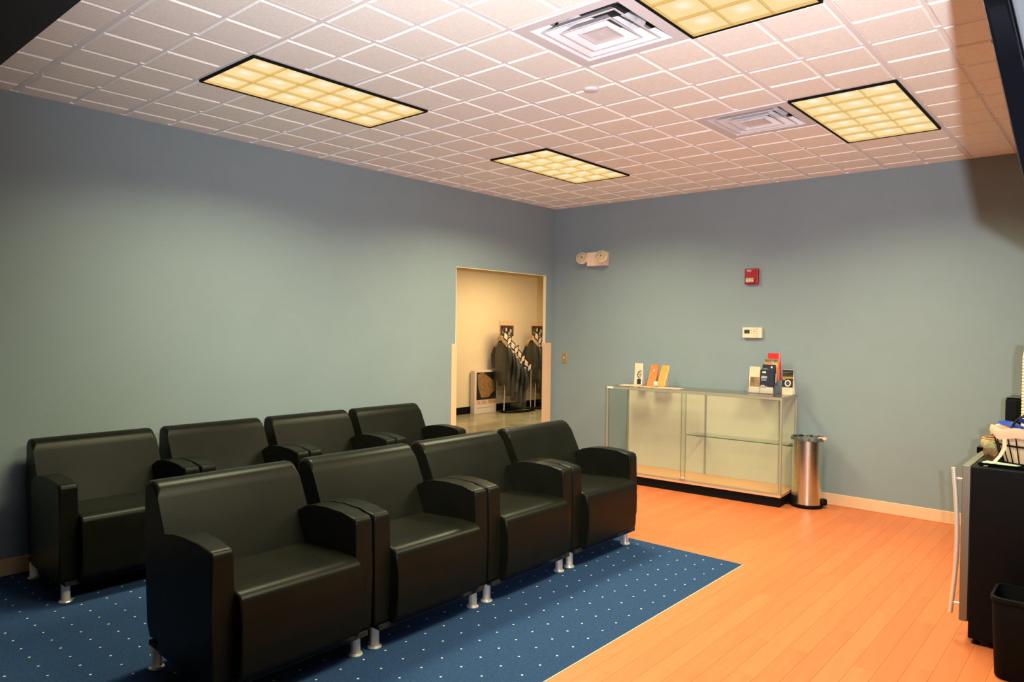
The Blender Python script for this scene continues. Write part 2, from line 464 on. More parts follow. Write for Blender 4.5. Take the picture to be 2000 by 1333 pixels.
tile_cache = {}
def tile_mesh(wx, wy, sx, sy):
    """pads hang below a backing board; sx, sy: positions of the score lines from the tile's low corner"""
    key = (round(wx, 3), round(wy, 3), tuple(round(a, 3) for a in sx), tuple(round(a, 3) for a in sy))
    if key in tile_cache: return tile_cache[key]
    bm = bmesh.new()
    quad(bm, ((0, 0, 0.004), (0, wy, 0.004), (wx, wy, 0.004), (wx, 0, 0.004)), 1)
    xs = [0.016] + [c for s in sx for c in (s - 0.009, s + 0.009)] + [wx - 0.016]
    ys = [0.016] + [c for s in sy for c in (s - 0.009, s + 0.009)] + [wy - 0.016]
    b = 0.007
    for i in range(0, len(xs), 2):
        for j in range(0, len(ys), 2):
            x0, x1, y0, y1 = xs[i], xs[i + 1], ys[j], ys[j + 1]
            if x1 - x0 < 0.03 or y1 - y0 < 0.03: continue
            t = [bm.verts.new(p) for p in ((x0, y0, 0.003), (x1, y0, 0.003), (x1, y1, 0.003), (x0, y1, 0.003))]
            d = [bm.verts.new(p) for p in ((x0 + b, y0 + b, -0.0045), (x1 - b, y0 + b, -0.0045), (x1 - b, y1 - b, -0.0045), (x0 + b, y1 - b, -0.0045))]
            bm.faces.new(d[::-1])
            for k in range(4):
                f = bm.faces.new((t[k], d[k], d[(k + 1) % 4], t[(k + 1) % 4])); f.material_index = 0
    bmesh.ops.recalc_face_normals(bm, faces=bm.faces[:])
    for f in bm.faces:
        if f.normal.z > 0.3: f.normal_flip()
    me = bpy.data.meshes.new('ceiling_tile'); bm.to_mesh(me); bm.free()
    me.materials.append(M['tile']); me.materials.append(M['tee'])
    tile_cache[key] = me
    return me
skip = set()
for (u, v) in LIGHTS: skip |= {(u, v), (u, v + 2)}
for (u, v) in VENTS: skip.add((u, v))
for u in range(-6, 14, 2):
    for v in range(-6, 17, 2):
        if (u, v) in skip: continue
        a0, a1 = max(u, U0), min(u + 2, U1); b0, b1 = max(v, V0), min(v + 2, V1)
        if a1 - a0 < 0.1 or b1 - b0 < 0.1: continue
        sx = [(u + 1 - a0) * FT] if a0 + 0.15 < u + 1 < a1 - 0.15 else []
        sy = [(v + 1 - b0) * FT] if b0 + 0.15 < v + 1 < b1 - 0.15 else []
        link('ceiling_tile', tile_mesh((a1 - a0) * FT, (b1 - b0) * FT, sx, sy), ceil, (grid_x(a0), grid_y(b0), H + 0.001))

# floor: slab, planks, carpet inlay
CX, CY = 3.232, -2.130
floor = struct(box_obj('floor', 0, XR, YN, 0, -0.10, -0.0125, M['woodbase']), 'orange maple strip floor around the blue carpet')
PW = 0.0972
plank_cache = {}
def plank_mesh(wd, ln):
    key = (round(wd, 3), round(ln, 2))
    if key in plank_cache: return plank_cache[key]
    bm = bmesh.new(); g = 0.0002; b = 0.0008
    z0, z1 = -0.012, 0.0
    lo = [bm.verts.new(p) for p in ((g, g, z0), (wd - g, g, z0), (wd - g, ln - g, z0), (g, ln - g, z0))]
    mi = [bm.verts.new((v.co.x, v.co.y, z1 - b)) for v in lo]
    hi = [bm.verts.new(p) for p in ((g + b, g + b, z1), (wd - g - b, g + b, z1), (wd - g - b, ln - g - b, z1), (g + b, ln - g - b, z1))]
    bm.faces.new(hi)
    for k in range(4):
        j = (k + 1) % 4
        bm.faces.new((lo[k], lo[j], mi[j], mi[k])); bm.faces.new((mi[k], mi[j], hi[j], hi[k]))
    me = bpy.data.meshes.new('floor_plank'); bm.to_mesh(me); bm.free(); me.materials.append(M['wood'])
    plank_cache[key] = me
    return me
def lay(x0, wd, ya, yb, full=1.22):
    y = ya; first = True
    while y < yb - 0.01:
        ln = random.choice((0.3, 0.5, 0.7, 0.9, 1.1)) if first else full
        first = False
        if yb - (y + ln) < 0.25: ln = yb - y
        link('floor_plank', plank_mesh(wd, ln), floor, (x0, y, 0))
        y += ln
BORD = 0.085
x = CX + BORD
while x < XR - 0.02:
    wd = min(PW, XR - x); lay(x, wd, -5.9, -0.001); x += PW
x = CX + BORD - PW
while x > -0.09:
    x0 = max(x, 0.001); lay(x0, x + PW - x0, CY + BORD, -0.001); x -= PW
# mitred border strips along the carpet
bm = bmesh.new(); prism(bm, ((CX, YN), (CX + BORD, YN), (CX + BORD, CY + BORD), (CX, CY)), -0.012, 0.0, 'Z')
bm_obj('floor_border', bm, M['wood'], floor)
bm = bmesh.new(); prism(bm, ((0.001, CY), (CX, CY), (CX + BORD, CY + BORD), (0.001, CY + BORD)), -0.012, 0.0, 'Z')
bm_obj('floor_border', bm, M['wood'], floor)
tag(box_obj('carpet', 0.001, CX - 0.0005, YN, CY - 0.0005, -0.012, 0.001, M['carpet']), 'blue carpet with pale pin dots let into the maple floor under the chairs', 'carpet')
bm = bmesh.new()
box(bm, CX - 0.003, CX + 0.002, YN, CY, -0.011, 0.0022)
bm_obj('floor_edging', bm, M['p_cream'], floor)

# baseboards
def baseboard(name, x0, x1, y0, y1):
    bm = bmesh.new(); box(bm, x0, x1, y0, y1, 0.0, 0.102, 0, 0.003, 1)
    struct(bm_obj(name, bm, M['trim']), 'cream baseboard along the ' + name.split('_')[1] + ' wall')
baseboard('baseboard_back', 0.012, XR, -0.012, -0.0005)
baseboard('baseboard_left', 0.0005, 0.012, YN, DY0 - 0.062)
# doorway lining and corner guards
bm = bmesh.new()
box(bm, -TL - 0.002, -0.001, DY0 - 0.0005, DY0 + 0.006, 0, DZ)
box(bm, -TL - 0.002, -0.001, DY1 - 0.006, DY1 + 0.0005, 0, DZ)
box(bm, -TL - 0.002, -0.001, DY0, DY1, DZ - 0.006, DZ + 0.0005)
struct(bm_obj('trim_1', bm, M['hall_wall']), 'cream painted reveal of the doorway')
for nm, ya, s, lb in (('trim_2', DY0, 1, 'white corner guard on the left edge of the doorway'), ('trim_3', DY1, -1, 'white corner guard on the right edge of the doorway')):
    bm = bmesh.new()
    out = ya - s * 0.060 if s == 1 else ya + 0.096
    prism(bm, ((0.0005, out), (0.011, out), (0.011, ya + s * 0.011), (-0.03, ya + s * 0.011), (-0.03, ya + s * 0.007), (0.0005, ya + s * 0.007)), 0.0, 1.372, 'Z')
    struct(bm_obj(nm, bm, M['trim']), lb)

# ------------------------------------------------------------------ hall beyond the doorway
HX = -3.75
struct(box_obj('floor_hall', HX - T, -TL - 0.0005, -1.9, 6.2, -0.10, 0.0, M['hall_floor']), 'olive polished floor of the room beyond the doorway')
struct(box_obj('wall_hall', HX - T, HX, -1.9, 6.2, 0, 2.70, M['hall_wall']), 'cream wall of the room beyond the doorway')
struct(box_obj('wall_hall_far', HX, -T, 6.2, 6.32, 0, 2.70, M['hall_wall']))
struct(box_obj('wall_hall_near', HX, -TL - 0.0005, -2.02, -1.9, 0, 2.70, M['hall_wall']))
struct(box_obj('wall_hall_side', -T - 0.02, -T, T + 0.002, 6.2, 0, 2.70, M['hall_wall']))
struct(box_obj('ceiling_hall', HX - T, -TL - 0.0005, -2.02, 6.32, 2.70, 2.80, M['hall_wall']))
struct(box_obj('baseboard_hall', HX, HX + 0.012, -1.9, 6.2, 0.0, 0.125, M['black_matte']), 'dark baseboard of the room beyond the doorway')

# ------------------------------------------------------------------ armchairs
CW = 0.782                                    # width of a chair over its arms
def make_chair(label):
    t = thing('leather_armchair', label, 'armchair', (0, 0, 0), 0, 'black leather armchairs in two rows')
    h = CW / 2
    # seat block with a waterfall front that stands proud of the arms
    bm = bmesh.new()
    prism(bm, ((-0.14, 0.125), (0.355, 0.118), (0.383, 0.16), (0.392, 0.26), (0.393, 0.38), (0.387, 0.444), (0.368, 0.474), (0.33, 0.488),
               (0.22, 0.489), (0.08, 0.478), (-0.14, 0.465)), -h + 0.096, h - 0.096, 'Y', 0.014, 3)
    bm_obj('seat', bm, M['leather'], t, smooth=60, wn=True)
    # back: upright behind, raked in front, rounded along the top
    bm = bmesh.new()
    prism(bm, ((-0.315, 0.125), (-0.15, 0.125), (-0.10, 0.40), (-0.075, 0.46), (-0.155, 0.63), (-0.225, 0.77), (-0.245, 0.808), (-0.268, 0.828), (-0.30, 0.838),
               (-0.335, 0.836), (-0.362, 0.822), (-0.374, 0.79), (-0.362, 0.60), (-0.335, 0.20), (-0.33, 0.14)), -h + 0.036, h - 0.036, 'Y', 0.022, 4)
    bm_obj('backrest', bm, M['leather'], t, smooth=60, wn=True)
    for s in (-1, 1):
        bm = bmesh.new()
        a, b = (h - 0.098, h - 0.003) if s == 1 else (-h + 0.003, -h + 0.098)
        prism(bm, ((-0.150, 0.115), (0.30, 0.112), (0.328, 0.120), (0.335, 0.15), (0.336, 0.40), (0.334, 0.627), (0.326, 0.652), (0.305, 0.661), (0.22, 0.670), (0.10, 0.674),
                   (0.0, 0.667), (-0.08, 0.650), (-0.150, 0.622)), a, b, 'Y', 0.013, 3)
        bm_obj('armrest', bm, M['leather'], t, smooth=60, wn=True)
    bm = bmesh.new(); box(bm, -0.30, 0.34, -h + 0.03, h - 0.03, 0.104, 0.126)
    bm_obj('underside', bm, M['leather_under'], t)
    for sx in (-1, 1):
        for sy in (-1, 1):
            bm = bmesh.new()
            lathe(bm, ((0.034, 0.0), (0.035, 0.004), (0.032, 0.009), (0.025, 0.011), (0.0232, 0.016), (0.0232, 0.112)), 20)
            bm_obj('leg', bm, M['leg'], t, loc=(0.275 * sx, 0.338 * sy, 0.001), smooth=40)
    return t
front_lab = ['black leather armchair of the front row nearest the camera, its left side in full view',
             'second black leather armchair from the camera in the front row',
             'third black leather armchair from the camera in the front row',
             'black leather armchair at the far end of the front row, nearest the glass case']
rear_lab = ['black leather armchair of the wall-side row nearest the camera, beside the bare wall',
            'second black leather armchair from the camera in the wall-side row',
            'third black leather armchair from the camera in the wall-side row',
            'black leather armchair at the far end of the wall-side row, beside the doorway']
chair0 = make_chair(front_lab[0])
fy = (-4.975, -4.186, -3.398, -2.612)
ry = (-4.985, -4.200, -3.415, -2.630)
fx = (2.140, 2.140, 2.140, 2.140)
for i in range(4):
    r = (0.001, -0.001, 0.001, 0.0)[i]
    if i == 0: chair0.location = (fx[0], fy[0], 0); chair0.rotation_euler = (0, 0, r)
    else: dup(chair0, (fx[i], fy[i], 0), r, front_lab[i])
for i in range(4):
    dup(chair0, (0.445, ry[i], 0), (0.0, 0.001, -0.001, 0.001)[i], rear_lab[i])

# ------------------------------------------------------------------ ceiling fixtures
def make_light(u, v, label):
    cx, cy = grid_x(u + 1), grid_y(v + 2)
    t = thing('ceiling_light', label, 'ceiling light', (cx, cy, H), 0, 'recessed fluorescent ceiling lights')
    a, b = 0.594 / 2, 1.206 / 2
    # black reveal: four inner walls
    bm = bmesh.new()
    z0, z1 = -0.014, 0.10
    for (x0, x1, y0, y1) in ((-a, -a + 0.010, -b, b), (a - 0.010, a, -b, b), (-a + 0.010, a - 0.010, -b, -b + 0.010), (-a + 0.010, a - 0.010, b - 0.010, b)):
        box(bm, x0, x1, y0, y1, z0, z1)
    bm_obj('housing', bm, M['black_matte'], t)
    bm = bmesh.new(); quad(bm, ((-a, -b, 0.004), (-a, b, 0.004), (a, b, 0.004), (a, -b, 0.004)))
    bm_obj('lamp_panel', bm, M['lamp'], t)
    # parabolic louvre: 2 long and 5 short wedge blades, and a rim
    la, lb = a - 0.015, b - 0.015
    def blade(p, q):
        bm = bmesh.new(); p = Vector(p); q = Vector(q)
        n = (q - p).cross(Vector((0, 0, 1))).normalized()
        prof = ((0.0012, -0.011), (0.0014, -0.004), (0.002, 0.003))
        ring = [(k, z) for k, z in prof] + [(-k, z) for k, z in prof[::-1]]
        A = [bm.verts.new(p + n * k + Vector((0, 0, z))) for k, z in ring]
        B = [bm.verts.new(q + n * k + Vector((0, 0, z))) for k, z in ring]
        N = len(ring)
        for i in range(N): bm.faces.new((A[i], A[(i + 1) % N], B[(i + 1) % N], B[i]))
        bm.faces.new(A); bm.faces.new(B[::-1])
        bm_obj('louvre_blade', bm, M['louvre'], t, smooth=30)
    for k in (1, 2):
        xx = -la + 2 * la * k / 3; blade((xx, -lb, 0), (xx, lb, 0))
    for k in range(1, 6):
        yy = -lb + 2 * lb * k / 6; blade((-la, yy, 0), (la, yy, 0))
    bm = bmesh.new()
    for (x0, x1, y0, y1) in ((-la - 0.004, -la, -lb, lb), (la, la + 0.004, -lb, lb), (-la - 0.004, la + 0.004, -lb - 0.004, -lb), (-la - 0.004, la + 0.004, lb, lb + 0.004)):
        box(bm, x0, x1, y0, y1, -0.011, 0.003)
    bm_obj('louvre_rim', bm, M['louvre'], t)
    return t
llab = ['lit louvred ceiling light at the upper left, over the front of the wall-side chairs',
        'lit louvred ceiling light nearest the far corner of the room',
        'lit louvred ceiling light cut off by the top edge of the picture',
        'lit louvred ceiling light at the right beside the smaller looking air diffuser']
for (u, v), lb in zip(LIGHTS, llab): make_light(u, v, lb)

def make_vent(u, v, label):
    t = thing('ceiling_vent', label, 'ceiling vent', (grid_x(u + 1), grid_y(v + 1), H), 0, 'square air diffusers in the ceiling')
    a = 0.595 / 2
    def ring(bm, r0, z0, r1, z1, mi=0):
        A = [bm.verts.new((sx * r0, sy * r0, z0)) for sx, sy in ((-1, -1), (1, -1), (1, 1), (-1, 1))]
        B = [bm.verts.new((sx * r1, sy * r1, z1)) for sx, sy in ((-1, -1), (1, -1), (1, 1), (-1, 1))]
        for k in range(4):
            f = bm.faces.new((A[k], A[(k + 1) % 4], B[(k + 1) % 4], B[k])); f.material_index = mi
    def cone(name, rin, rout, zin, zout):
        bm = bmesh.new()
        ring(bm, rout + 0.010, zout - 0.001, rout, zout)            # turned lip
        ring(bm, rout + 0.010, zout + 0.002, rout + 0.010, zout - 0.001)
        ring(bm, rout, zout, rin, zin)
        ring(bm, rout + 0.010, zout + 0.002, rin + 0.004, zin + 0.003)
        o = bm_obj(name, bm, M['vent'], t)
    bm = bmesh.new()
    ring(bm, a, 0.004, a, -0.006); ring(bm, a, -0.006, 0.240, -0.006); ring(bm, 0.240, -0.006, 0.205, 0.050)
    bm_obj('frame', bm, M['vent'], t)
    cone('cone', 0.134, 0.192, 0.036, -0.010)
    cone('cone', 0.080, 0.130, 0.034, -0.012)
    bm = bmesh.new()
    ring(bm, 0.078, -0.012, 0.070, -0.010); ring(bm, 0.070, -0.010, 0.012, -0.004); ring(bm, 0.078, -0.012, 0.078, -0.008)
    quad(bm, ((-0.012, -0.012, -0.004), (0.012, -0.012, -0.004), (0.012, 0.012, -0.004), (-0.012, 0.012, -0.004)))
    box(bm, -0.008, 0.008, -0.008, 0.008, -0.009, -0.003)
    quad(bm, ((-0.078, -0.078, -0.008), (0.078, -0.078, -0.008), (0.078, 0.078, -0.008), (-0.078, 0.078, -0.008)))
    bm_obj('centre_plate', bm, M['vent'], t)
    bm = bmesh.new(); lathe(bm, ((0.205, 0.050), (0.170, 0.075), (0.165, 0.14)), 32, cap=False)
    bm_obj('duct_neck', bm, M['vent'], t, smooth=40)
    bm = bmesh.new(); quad(bm, ((-0.21, -0.21, 0.14), (0.21, -0.21, 0.14), (0.21, 0.21, 0.14), (-0.21, 0.21, 0.14)))
    bm_obj('duct_top', bm, M['dark'], t)
    return t
make_vent(4, 2, 'larger looking square white air diffuser near the top of the picture')
make_vent(4, 8, 'square white air diffuser beside the right-hand ceiling light')

t = thing('sprinkler_head', 'small round white sprinkler cover on the ceiling between the four lights', 'sprinkler', (grid_x(3.42), grid_y(5.0), H), 0)
bm = bmesh.new(); lathe(bm, ((0.0, -0.016), (0.030, -0.016), (0.040, -0.013), (0.044, -0.007), (0.044, 0.004)), 24)
bm_obj('escutcheon', bm, M['vent'], t, smooth=40)
bm = bmesh.new(); lathe(bm, ((0.046, -0.003), (0.050, -0.002), (0.050, 0.003)), 24)
bm_obj('trim_ring', bm, M['vent'], t, smooth=40)

# ------------------------------------------------------------------ wall fittings on the back wall
t = thing('emergency_light', 'cream emergency light with two round lamp heads on the back wall near the corner', 'emergency light', (0.61, 0, 2.318), 0)
bm = bmesh.new(); box(bm, -0.112, 0.138, -0.075, -0.0005, -0.078, 0.078, 0, 0.010, 2)
bm_obj('case_body', bm, M['cream'], t, smooth=40, wn=True)
for px, py in ((-0.183, -0.075), (0.108, -0.125)):
    bm = bmesh.new(); lathe(bm, ((0.0, 0.0), (0.040, 0.0), (0.066, 0.030), (0.070, 0.052), (0.066, 0.058)), 26)
    h_ = bm_obj('lamp_head', bm, M['cream'], t, loc=(px, py + 0.03, 0.0), rot=(math.radians(72), 0, math.radians(22)), smooth=40)
    bm = bmesh.new(); lathe(bm, ((0.063, 0.0575), (0.062, 0.060), (0.045, 0.067), (0.020, 0.071), (0.0, 0.072)), 26)
    bm_obj('lamp_lens', bm, M['lens'], h_, smooth=40)
    bm = bmesh.new(); lathe(bm, ((0.010, 0.070), (0.010, 0.0745), (0.0, 0.0755)), 12)
    bm_obj('bulb_cap', bm, M['p_brown'], h_, smooth=40)
bm = bmesh.new(); tube(bm, ((-0.183, -0.045, 0.0), (-0.15, -0.045, 0.0), (-0.11, -0.045, 0.0)), 0.012)
bm_obj('swivel_arm', bm, M['cream'], t, smooth=40)

t = thing('fire_alarm', 'red fire alarm strobe on the back wall above the thermostat', 'fire alarm', (2.381, 0, 2.060), 0)
bm = bmesh.new(); box(bm, -0.066, 0.066, -0.040, -0.0005, -0.076, 0.076, 0, 0.010, 3)
bm_obj('alarm_body', bm, M['red'], t, smooth=40, wn=True)
bm = bmesh.new(); box(bm, 0.012, 0.016, -0.0415, -0.039, -0.060, 0.066); box(bm, 0.016, 0.05, -0.044, -0.038, -0.03, 0.05, 0, 0.004, 1)
bm_obj('horn_grille', bm, M['red'], t)
bm = bmesh.new(); box(bm, -0.048, 0.030, -0.066, -0.038, -0.058, -0.014, 0, 0.012, 3)
bm_obj('strobe_lens', bm, M['lens'], t, smooth=40)
fc = bpy.data.curves.new('lettering', 'FONT'); fc.body = 'FIRE'; fc.size = 0.024; fc.extrude = 0.0004; fc.align_x = 'CENTER'
fc.materials.append(M['p_white'])
tmp = link('lettering_curve', fc)
bpy.context.view_layer.update()
lme = bpy.data.meshes.new_from_object(tmp.evaluated_get(bpy.context.evaluated_depsgraph_get()))
bpy.data.objects.remove(tmp)
link('lettering', lme, t, (-0.020, -0.0412, 0.046), (PI / 2, 0, 0))

t = thing('thermostat', 'cream digital thermostat on the back wall below the red alarm', 'thermostat', (2.396, 0, 1.524), 0)
bm = bmesh.new(); box(bm, -0.095, 0.046, -0.034, -0.0005, -0.050, 0.050, 0, 0.005, 2)
bm_obj('cover', bm, M['cream'], t, smooth=40, wn=True)
bm = bmesh.new(); box(bm, 0.048, 0.094, -0.032, -0.0005, -0.050, 0.050, 0, 0.005, 2)
bm_obj('side_door', bm, M['cream'], t, smooth=40, wn=True)
bm = bmesh.new(); box(bm, -0.075, -0.022, -0.0352, -0.030, -0.008, 0.028)
bm_obj('display', bm, mat('lcd_grey', (0.045, 0.055, 0.040), 0.3), t)
for bx, bz in ((-0.004, 0.022), (-0.004, -0.001), (0.020, 0.030), (0.030, 0.030), (0.020, 0.012), (0.030, 0.012), (0.020, -0.004), (0.020, -0.024)):
    bm = bmesh.new(); box(bm, bx - 0.004, bx + 0.004, -0.0365, -0.033, bz - 0.003, bz + 0.003)
    bm_obj('button', bm, M['p_brown'], t)

t = thing('light_switch', 'small brown light switch on the back wall beside the doorway corner', 'light switch', (0.152, 0, 1.196), 0)
bm = bmesh.new(); box(bm, -0.035, 0.035, -0.007, -0.0005, -0.058, 0.058, 0, 0.003, 1)
bm_obj('wall_plate', bm, M['brass'], t, smooth=40, wn=True)
bm = bmesh.new(); box(bm, -0.008, 0.008, -0.018, -0.006, -0.004, 0.012, 0, 0.002, 1)
bm_obj('toggle', bm, M['cream'], t)

# ------------------------------------------------------------------ glass display case
L, D, HT = 1.745, 0.45, 0.968
th = math.asin(0.10 / 1.745)
fr = Vector((2.855, -0.462))
ctr = fr - Vector((math.cos(th), math.sin(th))) * (L / 2) + Vector((-math.sin(th), math.cos(th))) * (D / 2)
dc = thing('display_case', 'empty glass display case with metal frame and black base by the back wall', 'display case', (ctr.x, ctr.y, 0), th)
l, d = L / 2, D / 2
box_obj('base_plinth', -l + 0.012, l - 0.012, -d + 0.020, d - 0.01, 0.0, 0.088, M['kick'], dc)
box_obj('deck', -l, l, -d, d, 0.089, 0.115, mat('tan_deck', (0.72, 0.35, 0.18), 0.45), dc)
for (x0, y0) in ((-l, -d), (l - 0.018, -d), (-l, d - 0.018), (l - 0.018, d - 0.018)):
    box_obj('corner_post', x0, x0 + 0.018, y0, y0 + 0.018, 0.116, HT - 0.028, M['alu'], dc)
for (x0, x1, y0, y1) in ((-l, l, -d, -d + 0.022), (-l, l, d - 0.022, d), (-l, -l + 0.022, -d + 0.022, d - 0.022), (l - 0.022, l, -d + 0.022, d - 0.022)):
    box_obj('top_rail', x0, x1, y0, y1, HT - 0.028, HT - 0.006, M['alu'], dc)
box_obj('top_glass', -l + 0.001, l - 0.001, -d + 0.001, d - 0.001, HT - 0.006, HT, M['glass'], dc)
box_obj('side_glass', -l + 0.006, -l + 0.011, -d + 0.019, d - 0.019, 0.116, HT - 0.029, M['glass'], dc)
box_obj('side_glass', l - 0.011, l - 0.006, -d + 0.019, d - 0.019, 0.116, HT - 0.029, M['glass'], dc)
def pane(name, x0, x1, y0, y1, z0, z1, mt, par, edges='x'):
    o = box_obj(name, x0, x1, y0, y1, z0, z1, mt, par)
    for xx in (x0, x1 - 0.003):
        box_obj('glass_edge', xx, xx + 0.003, y0 - 0.0006, y1 + 0.0006, z0, z1, M['glass_edge'], o)
    return o
mid = -0.04
pane('sliding_door', -l + 0.019, mid + 0.022, -d + 0.012, -d + 0.016, 0.122, HT - 0.029, M['glass'], dc)
pane('sliding_door', mid - 0.022, l - 0.019, -d + 0.003, -d + 0.007, 0.122, HT - 0.029, M['glass'], dc)
box_obj('rear_panel', -l + 0.019, 0.0 - 0.006, d - 0.012, d - 0.008, 0.116, HT - 0.029, M['rear_glass'], dc)
box_obj('rear_panel', 0.006, l - 0.019, d - 0.012, d - 0.008, 0.116, HT - 0.029, M['rear_glass'], dc)
box_obj('centre_standard', -0.006, 0.006, d - 0.022, d - 0.006, 0.116, HT - 0.029, M['alu'], dc)
bm = bmesh.new(); box(bm, -l, l, -d - 0.002, -d + 0.020, 0.112, 0.124)
bm_obj('door_track', bm, M['alu'], dc)
bm = bmesh.new(); box(bm, mid - 0.030, mid + 0.028, -d - 0.012, -d + 0.002, 0.126, 0.146, 0, 0.003, 1)
lk = bm_obj('door_lock', bm, M['chrome'], dc)
bm = bmesh.new(); lathe(bm, ((0.008, 0), (0.008, 0.014), (0.0, 0.016)), 14)
bm_obj('lock_barrel', bm, M['chrome'], lk, loc=(mid - 0.002, -d - 0.010, 0.136), rot=(PI / 2, 0, 0), smooth=40)
sh = box_obj('shelf', -0.095, l - 0.020, -0.02, d - 0.024, 0.520, 0.526, M['glass'], dc)
bm = bmesh.new(); box(bm, -0.095, l - 0.020, -0.0215, -0.0195, 0.5195, 0.5265)
bm_obj('shelf_edge', bm, M['glass_edge'], sh)
for bx in (-0.004, l - 0.028):
    bm = bmesh.new(); prism(bm, ((d - 0.024, 0.480), (d - 0.024, 0.519), (-0.005, 0.519), (-0.005, 0.512)), bx, bx + 0.006, 'X')
    bm_obj('shelf_bracket', bm, M['alu'], dc)
box_obj('sticker', -l + 0.006, -l + 0.075, -d - 0.0015, -d - 0.0004, HT - 0.026, HT - 0.008, M['p_white'], dc)
def on_case(lx, ly, z=HT):
    v = Vector((lx * math.cos(th) - ly * math.sin(th) + ctr.x, lx * math.sin(th) + ly * math.cos(th) + ctr.y, z))
    return v

# ------------------------------------------------------------------ printed matter
def brochure(name, label, wd, ht, face, prints, loc, rotz, lean=10, curve=0.0, group=None, back=None, thick=0.004, cat='brochure', slant=0.0):
    """standing folded leaflet; prints: (x0, z0, x1, z1, material) as fractions of the front"""
    mats = [M[face], M[back or face]]
    bm = bmesh.new()
    n = 8
    def P(fx, fz, off=0.0):
        z = fz * ht
        y = math.tan(math.radians(lean)) * z + curve * math.sin(fz * PI) * ht - off
        return (fx * wd - wd / 2 + slant * z, y, z)
    for off, mi in ((0.0, 0), (-thick, 1)):
        g = [[bm.verts.new(P(a, k / n, off)) for a in (0, 1)] for k in range(n + 1)]
        for k in range(n):
            f = bm.faces.new((g[k][0], g[k][1], g[k + 1][1], g[k + 1][0])); f.material_index = mi
    # rear leaf of the fold makes a little easel
    q = [bm.verts.new(p) for p in (P(0, 1, -thick), P(1, 1, -thick), (wd / 2, ht * 0.34, 0), (-wd / 2, ht * 0.34, 0))]
    f = bm.faces.new(q); f.material_index = 1
    for (x0, z0, x1, z1, mk) in prints:
        if M[mk] not in mats: mats.append(M[mk])
        mi = mats.index(M[mk])
        zs = [z0] + [k / n for k in range(1, n) if z0 + 0.01 < k / n < z1 - 0.01] + [z1]
        g = [[bm.verts.new(P(a, zz, 0.0006)) for a in (x0, x1)] for zz in zs]
        for k in range(len(zs) - 1):
            f = bm.faces.new((g[k][0], g[k][1], g[k + 1][1], g[k + 1][0])); f.material_index = mi
    o = bm_obj(name, bm, mats, None, loc, (0, 0, rotz))
    tag(o, label, cat, group)
    return o, P, mats

def add_poly(o, pts, mt):
    """flat print polygon, a part of the leaflet"""
    bm = bmesh.new(); f = bm.faces.new([bm.verts.new(p) for p in pts])
    return bm_obj('printed_shape', bm, mt, o)

GL = 'folded leaflets standing on the case'
o, P, _ = brochure('leaflet', 'white folded leaflet with a dark wheel picture at the left end of the case', 0.088, 0.222, 'p_cream',
    [(0.36, 0.02, 0.86, 0.26, 'p_black'), (0.87, 0.02, 0.985, 0.99, 'p_white')], on_case(-0.70, 0.115), th + 0.10, 5, 0.02, GL, 'p_white')
bm = bmesh.new()
ring = []
for k in range(13):
    a = math.radians(70 + k * 15)
    ring.append((a, 0.046, 0.037))
for (a, r1, r2), (b, _, _) in zip(ring[:-1], ring[1:]):
    def W(r, a_):
        fx = 0.86 + r * math.cos(a_) / 0.088; fz = 0.46 + r * math.sin(a_) / 0.222
        return P(min(fx, 0.87), fz, 0.0012)
    bm.faces.new([bm.verts.new(p) for p in (W(r1, a), W(r1, b), W(r2, b), W(r2, a))])
for k in range(5):
    a = math.radians(95 + k * 38)
    bm.faces.new([bm.verts.new(p) for p in (W(0.004, a + 0.5), W(0.038, a + 0.07), W(0.038, a - 0.07), W(0.004, a - 0.5))])
bm_obj('printed_wheel', bm, M['p_black'], o)
o, P, _ = brochure('leaflet', 'orange folded leaflet standing second from the left on the case', 0.088, 0.216, 'p_orange',
    [(0.42, 0.66, 0.60, 0.74, 'p_pink'), (0.44, 0.70, 0.58, 0.77, 'p_white')], on_case(-0.525, 0.050), th + 0.06, 7, 0.03, GL, 'p_orange', slant=0.16)
o, P, _ = brochure('leaflet', 'yellow folded leaflet standing third from the left on the case', 0.082, 0.212, 'p_yellow',
    [(0.90, 0.04, 0.99, 0.97, 'p_cream')], on_case(-0.430, 0.085), th + 0.10, 7, 0.02, GL, 'p_cream', slant=0.20)
t = thing('card_holder', 'small clear card holder at the foot of the yellow leaflet', 'card holder', on_case(-0.455, 0.030), th)
bm = bmesh.new(); prism(bm, ((-0.02, 0.0), (0.02, 0.0), (0.02, 0.003), (-0.010, 0.003), (0.006, 0.058), (0.003, 0.058), (-0.016, 0.003), (-0.02, 0.003)), -0.024, 0.024, 'X')
bm_obj('holder', bm, M['acrylic'], t)
bm = bmesh.new(); box(bm, -0.020, 0.020, -0.006, -0.003, 0.004, 0.05)
bm_obj('card', bm, M['p_white'], t)
# loose sheets lying on the glass
for k, (lx, ly, wd, dp, rz, mk, lb) in enumerate((
        (-0.705, -0.03, 0.20, 0.15, 0.15, 'p_cream', 'cream sheet of paper lying flat at the left end of the case top'),
        (-0.50, -0.085, 0.21, 0.13, -0.10, 'p_tan', 'tan printed sheet lying flat in front of the orange leaflet'),
        (-0.27, -0.07, 0.28, 0.13, 0.05, 'p_cream', 'long cream sheet lying flat to the right of the yellow leaflet'))):
    bm = bmesh.new(); box(bm, -wd / 2, wd / 2, -dp / 2, dp / 2, 0.0005, 0.0035)
    o = bm_obj('paper_sheet', bm, M[mk], None, on_case(lx, ly), (0, 0, th + rz))
    tag(o, lb, 'paper', 'loose sheets on the case top')
